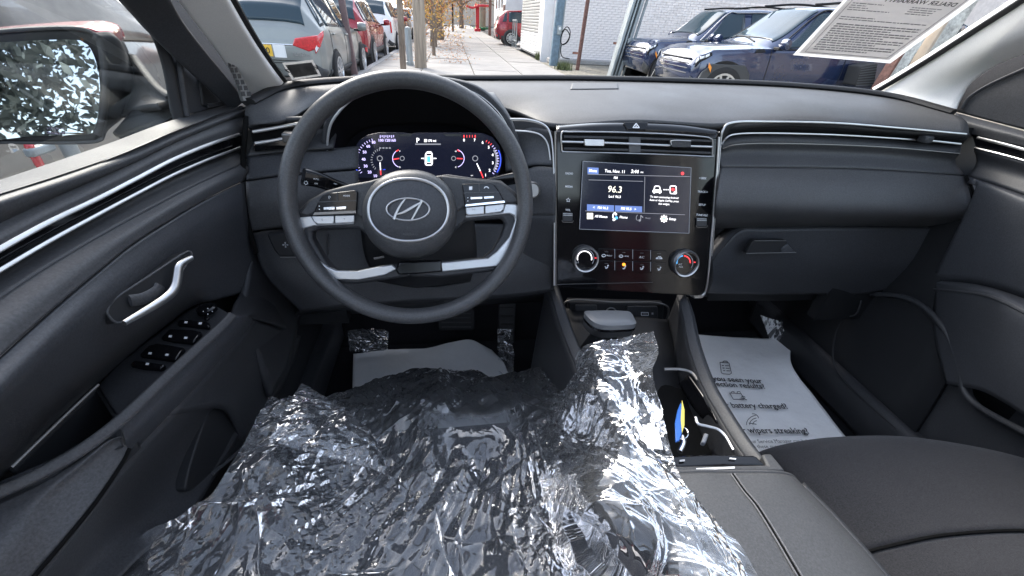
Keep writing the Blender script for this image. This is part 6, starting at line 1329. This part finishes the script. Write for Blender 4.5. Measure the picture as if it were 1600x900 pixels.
# cup holder well and trims
cup = thing('cup_holder', None, None, at(1090, 650, Z=.66)); cup.parent = cc; cup.matrix_parent_inverse = cc.matrix_basis.inverted()
cu = [at(a, b, Z=.735) for a, b in ((1040, 576), (1075, 574), (1092, 590), (1100, 620), (1118, 655), (1140, 680), (1148, 706), (1060, 706), (1040, 690))]
prism('well_liner', [p + Vector((0, 0, -.055)) for p in cr(cu, 50, True)], Vector((0, 0, -.004)), M['gap'], cup)
sweep('well_trim', [at(a, b, Z=.732) for a, b in ((1038, 577), (1062, 577), (1080, 582), (1090, 594))], oval(.0028, .002, 8), M['dim_metal'], cup)
sweep('well_trim', [at(a, b, Z=.732) for a, b in ((1087, 652), (1091, 662), (1105, 666), (1122, 671), (1134, 682), (1146, 703))], oval(.0022, .0016, 8), M['silver'], cup)
patch('well_side', [[at(a, b, Z=.73) for a, b in ((1075, 585), (1100, 620), (1120, 660))], [at(a, b, Z=.70) for a, b in ((1060, 600), (1085, 640), (1112, 668))]], M['gloss'], cup, 20, 6, .003)
prism('well_clip', [at(a, b, Z=.71) for a, b in ((1101, 676), (1108, 678), (1103, 692), (1096, 690))], Vector((0, 0, -.01)), M['print_grey'], cup, .002)
fobs = thing('key_tag', 'blue and yellow key tag with a metal ring lying in the cup holder', 'key tag', at(1062, 670, Z=.70))
fp = lambda pts, z: [at(a, b, Z=z) for a, b in pts]
prism('tag', fp(((1064, 628), (1068, 640), (1068, 668), (1062, 688), (1056, 690), (1055, 660), (1059, 640)), .745), Vector((0, 0, -.004)), M['blue_plastic'], fobs, .001); prism('tag_edge', fp(((1066, 624), (1070, 640), (1070, 664), (1066, 676), (1064, 655)), .747), Vector((0, 0, -.004)), M['yellow'], fobs, .001)
sweep('ring', fp([(1066 + 9 * math.cos(t), 677 + 9 * math.sin(t)) for t in np.linspace(0, 6.28, 14)[:-1]], .74), oval(.0012, .0012, 8), M['chrome'], fobs, hint=(0, 0, 1), closed=True, n=50)
tube('key', fp(((1066, 682), (1068, 692), (1062, 706)), .738), .004, M['chrome'], fobs)
# rear of the tray: gloss strip and armrest
gz = .765
prism('gloss_strip', fp(((1045, 712), (1115, 709), (1180, 711), (1198, 727), (1120, 728), (1056, 731)), gz), Vector((0, 0, -.02)), M['gloss'], cc, .003)
prism('strip_surround', fp(((1030, 728), (1120, 727), (1199, 726), (1190, 709), (1205, 708), (1228, 736), (1140, 736), (1030, 740)), gz + .001), Vector((0, 0, -.02)), M['armrest'], cc, .003)
for a, b, z in (((1088, 733), (1148, 730.5), 3), ((1062, 720), (1070, 719), 3), ((1140, 716), (1150, 717), 2)): bar('strip_reflection' if 0 else 'strip_glint', Plane((0, 0, gz + .0015), (0, 0, 1)), *a, *b, z, M['print_white'] if z < 3 or a[0] > 1080 else M['print_grey'], cc, .001)  # pale bars painted as reflections on the gloss strip
AZ = .785
ar0 = [at(a, b, Z=z) for a, b, z in ((1000, 748, .74), (1030, 741, .772), (1085, 738, AZ), (1145, 738.5, AZ), (1205, 739, AZ), (1238, 744, .772), (1252, 756, .74))]
ar1 = [at(a, b, Z=z) for a, b, z in ((1020, 800, .74), (1050, 795, .785), (1110, 792, AZ + .008), (1182, 792, AZ + .008), (1250, 793, AZ + .004), (1292, 800, .775), (1310, 815, .74))]
ar2 = [at(a, b, Z=z) for a, b, z in ((1050, 910, .74), (1090, 905, .785), (1160, 900, AZ + .008), (1248, 900, AZ + .008), (1330, 895, AZ + .003), (1382, 900, .77), (1400, 920, .74))]
ar3 = [at(a, b, Z=z) for a, b, z in ((1090, 1060, .74), (1140, 1060, .785), (1230, 1060, AZ), (1340, 1060, AZ), (1440, 1060, AZ), (1500, 1070, .77), (1530, 1090, .74))]
patch('armrest_lid', [ar0, ar1, ar2, ar3], M['armrest'], cc, 60, 40, .012)
patch('armrest_front', [ar0, [p + Vector((0, .006, -.05)) for p in ar0]], M['armrest'], cc, 60, 6, .004)
patch('armrest_side', [[r[-1] for r in (ar0, ar1, ar2, ar3)], [Vector((r[-1].x + .01, r[-1].y, .36)) for r in (ar0, ar1, ar2, ar3)]], M['plastic'], cc, 24, 6, .006)
for d_, m_ in ((0, 'stitch'), (5.5, 'stitch')):
    sweep('stitching', [at(a, b, Z=AZ + z) for a, b, z in ((1142 + d_, 740, .0015), (1160 + d_ * 1.1, 766, .0065), (1181 + d_ * 1.2, 792, .0095), (1212 + d_ * 1.3, 842, .0105), (1246 + d_ * 1.4, 900, .0095), (1330 + d_ * 1.6, 1040, .003))], oval(.0008, .0010, 6), M[m_], cc, hint=(0, 0, 1), n=60)
sweep('lid_groove', [at(a, b, Z=AZ + z) for a, b, z in ((1144.8, 740, .0008), (1162.8, 766, .0056), (1184, 792, .0086), (1215, 842, .0096), (1249.5, 900, .0086), (1334, 1040, .002))], oval(.0014, .0008, 6), M['gap'], cc, hint=(0, 0, 1), n=60)

# ------------------------------------------------------------------ seats
ps = thing('passenger_seat', 'dark grey woven fabric passenger seat cushion', 'car seat', (.45, .1, .36))
c0 = [at(a, b, Z=z) for a, b, z in ((1180, 735, .52), (1200, 712, .57), (1250, 696, .595), (1320, 686, .60), (1420, 684, .60), (1520, 697, .60), (1600, 716, .60), (1690, 750, .59))]
c1 = [p + Vector((0, -.07, .022)) for p in c0]; c2 = [p + Vector((0, -.19, .028)) for p in c0]; cm = [p + Vector((0, .03, -.06)) for p in c0]; cd_ = [p + Vector((0, .0, -.2)) for p in c0]
c2[0].z -= .01
patch('cushion', [cd_, cm, c0, c1, c2], M['fabric'], ps, 50, 50, .01)
c2b = [p + Vector((0, -.004, -.003)) for p in c2]; c3 = [p + Vector((0, -.30, .02)) for p in c0]; c4_ = [p + Vector((0, -.46, -.01)) for p in c0]
patch('cushion_rear', [c2b, [p + Vector((0, -.25, .036)) for p in c0], c3, c4_], M['fabric'], ps, 50, 30, .01)
sweep('seat_seam', [p + Vector((0, -.002, .0)) for p in c2], oval(.0022, .0012, 8), M['gap'], ps, hint=(0, 0, 1), n=60)
ds = thing('driver_seat', 'dark fabric driver seat under the crumpled clear film', 'car seat', (-.37, .1, .36))
def sx(y, z0, bol, dz=0): return [Vector((x, y, z)) for x, z in ((-.69, z0 - .06), (-.665, z0 + bol), (-.60, z0 + bol * .8), (-.53, z0 + .004), (-.39, z0), (-.25, z0 + .004), (-.18, z0 + bol * .8), (-.12, z0 + bol), (-.095, z0 - .06))]
patch('cushion', [sx(.50, .40, .0), sx(.56, .50, .0), sx(.55, .565, .005), sx(.49, .588, .02), sx(.35, .578, .04), sx(.15, .56, .05), sx(-.05, .55, .05)], M['fabric'], ds, 60, 60, .01)
sweep('seat_seam', [p + Vector((0, 0, .002)) for p in sx(.40, .583, .032)[2:7]], oval(.002, .0012, 8), M['gap'], ds, hint=(0, 0, 1))
box('seat_base', (-.39, .2, .45), (.5, .6, .14), M['plastic_deep'], ds, .03)
# ------------------------------------------------------------------ crumpled clear film over the driver's seat
def crumple(P, seed, freqs, amps, warp=.35):
    """Sum of creased folds: sharp ridges between flat facets, finer and finer."""
    q = np.random.RandomState(seed); h = np.zeros(len(P))
    W = np.stack([np.sin(P @ (q.randn(2) * 9) + q.rand() * 6) + .6 * np.sin(P @ (q.randn(2) * 21) + q.rand() * 6) for _ in range(2)], 1)
    for f, a in zip(freqs, amps):
        acc = np.full(len(P), -1e9); acc2 = np.full(len(P), 1e9)
        for _ in range(3):
            t = q.rand() * math.pi; d = np.array([math.cos(t), math.sin(t)])
            s = (P + W * warp / f) @ d * f + q.rand() * 2; s = np.abs(s % 2 - 1)
            acc = np.maximum(acc, s); acc2 = np.minimum(acc2, s)
        h += a * (acc - acc2)
    return h
def facets(P, seed, n, lo, hi, slope):
    """Flat shards: the height is a tilted plane chosen by the nearest of n scattered points."""
    q = np.random.RandomState(seed); C = np.stack([q.uniform(lo[0], hi[0], n), q.uniform(lo[1], hi[1], n)], 1); G = q.randn(n, 2) * slope; b = q.randn(n) * slope * .02
    h = np.full(len(P), -1e9)
    for c, g_, b_ in zip(C, G, b): h = np.maximum(h, (P - c) @ g_ + b_ - 7.0 * slope * ((P - c) ** 2).sum(1) ** .5 * .35)
    return h
def film_sheet(name, rows, nu, nv, seed, label, scale=1.0, smooth_at=None, m='film'):
    rr = [cr([at(a, b, Z=z) for a, b, z in r], nu) for r in rows]
    cols = [cr([r[i] for r in rr], nv) for i in range(nu)]
    V = np.array([[c[j] for c in cols] for j in range(nv)], dtype=float).reshape(-1, 3)
    G = V.reshape(nv, nu, 3); du = np.gradient(G, axis=1); dv = np.gradient(G, axis=0); N = np.cross(du, dv).reshape(-1, 3); N /= np.linalg.norm(N, axis=1)[:, None] + 1e-9
    N *= np.sign(N[:, 2:3] + 1e-9)
    P = V[:, :2].copy()
    # long drag folds fan out from the front; crumples ride on them
    mask = np.ones(len(P))
    if smooth_at:
        for (px_, py_, z_, rx, ry) in smooth_at:
            c = np.array(at(px_, py_, Z=z_)[:2]); mask *= 1 - .92 * np.exp(-(((P - c) / np.array([rx, ry])) ** 2).sum(1) ** 2)
    # fan of long drag folds around a focus beyond the seat's front edge, broken by flat shards, fine crinkle only in places
    fo = np.array([-.34, .95]); rel = P - fo; rad = np.hypot(rel[:, 0], rel[:, 1]); ang = np.arctan2(rel[:, 0], -rel[:, 1])
    fan = np.stack([ang * .8 + .06 * np.sin(rad * 11 + 3 * ang), rad * .22 + .03 * np.sin(ang * 9)], 1)
    pa = np.clip(.5 + 1.1 * np.sin(P[:, 0] * 15 + 1.3 + 2 * np.sin(P[:, 1] * 9 + seed)) * np.sin(P[:, 1] * 13 + 2 * np.sin(P[:, 0] * 8)), .0, 1)
    pb = np.clip(.45 + 1.2 * np.sin(P[:, 0] * 9 + 4.1 + 1.5 * np.sin(P[:, 1] * 12 + seed)) * np.sin(P[:, 1] * 8 + 1 + 2 * np.sin(P[:, 0] * 11)), .0, 1)
    h = crumple(fan, seed, (4, 8, 15), (.024, .015, .0075), .03) + crumple(P, seed + 1, (4.5, 9, 17), (.019, .011, .0062), .05)
    h += crumple(fan, seed + 2, (28, 55), (.0050, .0025), .04) * (.15 + .88 * pa)
    h += crumple(P, seed + 3, (30, 62), (.0044, .0021), .06) * (.14 + .90 * pb)
    h += crumple(fan * np.array([1.5, 2.2]), seed + 5, (90, 160), (.0018, .0009), .1) * pa ** 2
    h += crumple(P, seed + 8, (100, 170), (.0015, .0008), .1) * pb ** 2
    q = np.random.RandomState(seed + 77); span = P.max(0) - P.min(0)
    for k in range(int(40 + 260 * span[0] * span[1])):          # thin pressed creases, most of them along the drag folds
        i = q.randint(len(P)); c = P[i]; t = math.atan2(*(c - fo)[::-1]) + q.randn() * (.25 if k % 3 else 1.2); d = np.array([math.cos(t), math.sin(t)])
        L_ = q.uniform(.02, .10); r_ = P - c; a_ = r_ @ d; n_ = r_ @ np.array([-d[1], d[0]]) + .004 * np.sin(a_ * 60 + k)
        h += q.uniform(.0012, .0032) * q.choice([-1, 1]) * np.exp(-np.abs(n_) / q.uniform(.0018, .0045)) * np.clip(1.2 - (a_ / L_) ** 2, 0, 1)
    h = (h - h.mean()) * mask * scale
    V = V + N * h[:, None]
    o = mesh(name, V, grid_faces(nu, nv), M[m], None, True, 0)
    return o
ZF = .635
rows = [
 [(424, 610, 0.700), (470, 620, 0.680), (520, 616, 0.630), (570, 598, 0.550), (640, 576, 0.500), (720, 578, 0.490), (800, 582, 0.530), (870, 569, 0.620), (925, 546, 0.785), (965, 526, 0.785), (1018, 514, 0.830)],
 [(410, 634, 0.715), (460, 636, 0.695), (515, 632, 0.655), (570, 618, 0.600), (640, 604, 0.570), (730, 604, 0.570), (810, 604, 0.590), (875, 594, 0.645), (935, 575, 0.785), (980, 556, 0.785), (1033, 560, 0.830)],
 [(396, 662, 0.720), (450, 660, 0.700), (510, 652, 0.660), (570, 640, 0.625), (650, 630, 0.615), (740, 628, 0.610), (825, 630, 0.615), (885, 626, 0.700), (940, 618, 0.785), (990, 612, 0.785), (1036, 625, 0.820)],
 [(366, 716, 0.730), (440, 712, 0.700), (510, 706, 0.650), (580, 700, 0.620), (660, 700, 0.615), (750, 700, 0.610), (840, 700, 0.620), (910, 692, 0.700), (965, 688, 0.785), (1010, 690, 0.785), (1046, 700, 0.800)],
 [(312, 786, 0.735), (410, 776, 0.710), (500, 774, 0.655), (580, 770, 0.620), (670, 770, 0.612), (760, 770, 0.610), (850, 770, 0.620), (925, 768, 0.785), (990, 758, 0.785), (1040, 752, 0.790), (1072, 760, 0.800)],
 [(205, 848, 0.710), (340, 840, 0.700), (460, 842, 0.660), (560, 842, 0.620), (665, 842, 0.610), (770, 842, 0.610), (870, 842, 0.625), (955, 838, 0.785), (1030, 826, 0.785), (1080, 818, 0.790), (1120, 818, 0.795)],
 [(110, 925, 0.690), (280, 920, 0.690), (430, 930, 0.660), (550, 930, 0.620), (665, 930, 0.610), (780, 930, 0.610), (890, 930, 0.630), (985, 925, 0.700), (1070, 915, 0.775), (1130, 908, 0.790), (1180, 905, 0.790)],
 [(40, 1030, 0.680), (220, 1030, 0.680), (400, 1040, 0.660), (540, 1040, 0.620), (665, 1040, 0.610), (790, 1040, 0.610), (910, 1040, 0.630), (1020, 1030, 0.700), (1120, 1020, 0.775), (1190, 1010, 0.790), (1250, 1005, 0.785)]]
f1 = film_sheet('plastic_seat_cover', rows, 600, 540, 12, '', 1.0, [(745, 665, .61, .085, .055), (700, 560, .5, .2, .05)])
tag(f1, 'crumpled shiny clear plastic film draped over the driver seat and console edge', 'plastic cover')
# loose flap: a second fold standing over the first at the left and by the console
fl1 = film_sheet('flap', [[(470, 606, .72), (560, 655, .70), (600, 700, .68)], [(440, 650, .74), (540, 690, .71), (606, 726, .68)], [(420, 690, .74), (520, 715, .71), (600, 735, .68)]], 120, 90, 31, '', .6)
fl2 = film_sheet('flap', [[(985, 700, .84), (1010, 698, .84), (1040, 712, .83)], [(1000, 760, .83), (1050, 755, .83), (1090, 780, .81)], [(1050, 830, .81), (1100, 830, .81), (1140, 850, .80)], [(1070, 925, .81), (1130, 925, .81), (1178, 930, .80)]], 120, 150, 47, '', .7)
for f_ in (fl1, fl2): f_.parent = f1
for k, (rw, lab) in enumerate((([[(542, 516, .42), (580, 513, .42), (608, 520, .41)], [(545, 548, .385), (580, 550, .385), (606, 548, .39)]], 'scrap of clear film on the driver floor left of the paper mat'), ([[(776, 520, .43), (800, 518, .43)], [(780, 600, .39), (806, 596, .39)]], 'scrap of clear film beside the accelerator pedal'), ([[(1190, 496, .50), (1222, 500, .50)], [(1205, 535, .40), (1228, 535, .40)]], 'scrap of clear film at the head of the passenger mat'))):
    s_ = film_sheet('film_scrap', rw, 60, 50, 60 + k, '', 1.2); tag(s_, lab, 'plastic film', 'scraps of film on the floor')
wl = tag(prism('care_label', [at(a, b, Z=.80) for a, b in ((1004, 663), (1028, 668), (1036, 702), (1012, 700))], Vector((0, 0, -.001)), M['paper_white'], f1), None)
# peeling posts and rubber block seen past the notice
p = at(1368, 140, Y=8.2)
for k, (x0, x1) in enumerate(((1372, 1396), (1412, 1452))):
    a, b = at(x0, 148, Y=7.2), at(x0 + 56, 60, Y=7.2)
    d = (b - a).normalized(); o = sweep('steel_post', [a - d * .9, b, b + d * .8], rrect(.11 + .05 * k, .10, .01), M['peel'], None, hint=(0, -1, 0)); tag(o, ('narrow peeling white and rust post at the passenger pillar', 'wide peeling grey-white post behind the notice corner')[k], 'post', 'peeling posts by the navy car')
    e = [p_ + Vector((-.13 - .04 * k, -.02, 0)) for p_ in (a - d * .9, b, b + d * .8)]; sweep('rusty_edge', e, rrect(.025, .09, .008), M['rust'] if k == 0 else M['house_tan'], o, hint=(0, -1, 0))
blk = thing('tyre_stop', 'black ribbed rubber block beside the peeling posts', 'rubber block', at(1352, 136, Y=7.6))
bpl = Plane(at(1352, 120, Y=7.4), (0, -1, .2)); prism('block', [bpl.at(*q) for q in ((1346, 104), (1372, 99), (1366, 136), (1336, 134))], Vector((0, .3, 0)), M['tyre'], blk, .02)
for k in range(8): quad('rib', bpl, ((1346 - k * 1.2, 106 + k * 3.8), (1371 - k * .8, 102 + k * 4.2), (1370.6 - k * .8, 104 + k * 4.2), (1345.6 - k * 1.2, 108 + k * 3.8)), M['car_trim'], blk, .01)
bpy.context.view_layer.update()
rf = thing('cabin_shell', 'pale grey headliner, rear pillars and red flanks round an unseen roof opening added for light', 'car body', (0, -.4, 1.62))
for c, s in (((0, .33, 1.66), (1.30, .14, .05)), ((0, -1.55, 1.66), (1.30, .3, .05)), ((-.61, -.57, 1.66), (.1, 1.66, .05)), ((.61, -.57, 1.66), (.1, 1.66, .05))): box('headliner', c, s, M['pillar'], rf, .02)  # unseen roof frame; its wide opening is added to let daylight into the cabin
for s in (-1, 1):
    box('rear_pillar', (s * .70, -.35, 1.1), (.1, .3, 1.1), M['pillar'], rf, .03); box('rear_flank', (s * .83, -1.4, .66), (.06, 1.85, .72), M['car_red'], rf, .03); box('rear_glass', (s * .79, -1.3, 1.28), (.02, 1.5, .5), M['car_glass'], rf)
box('rear_bench', (0, -1.1, .75), (1.3, .25, .8), M['fabric'], rf, .06)
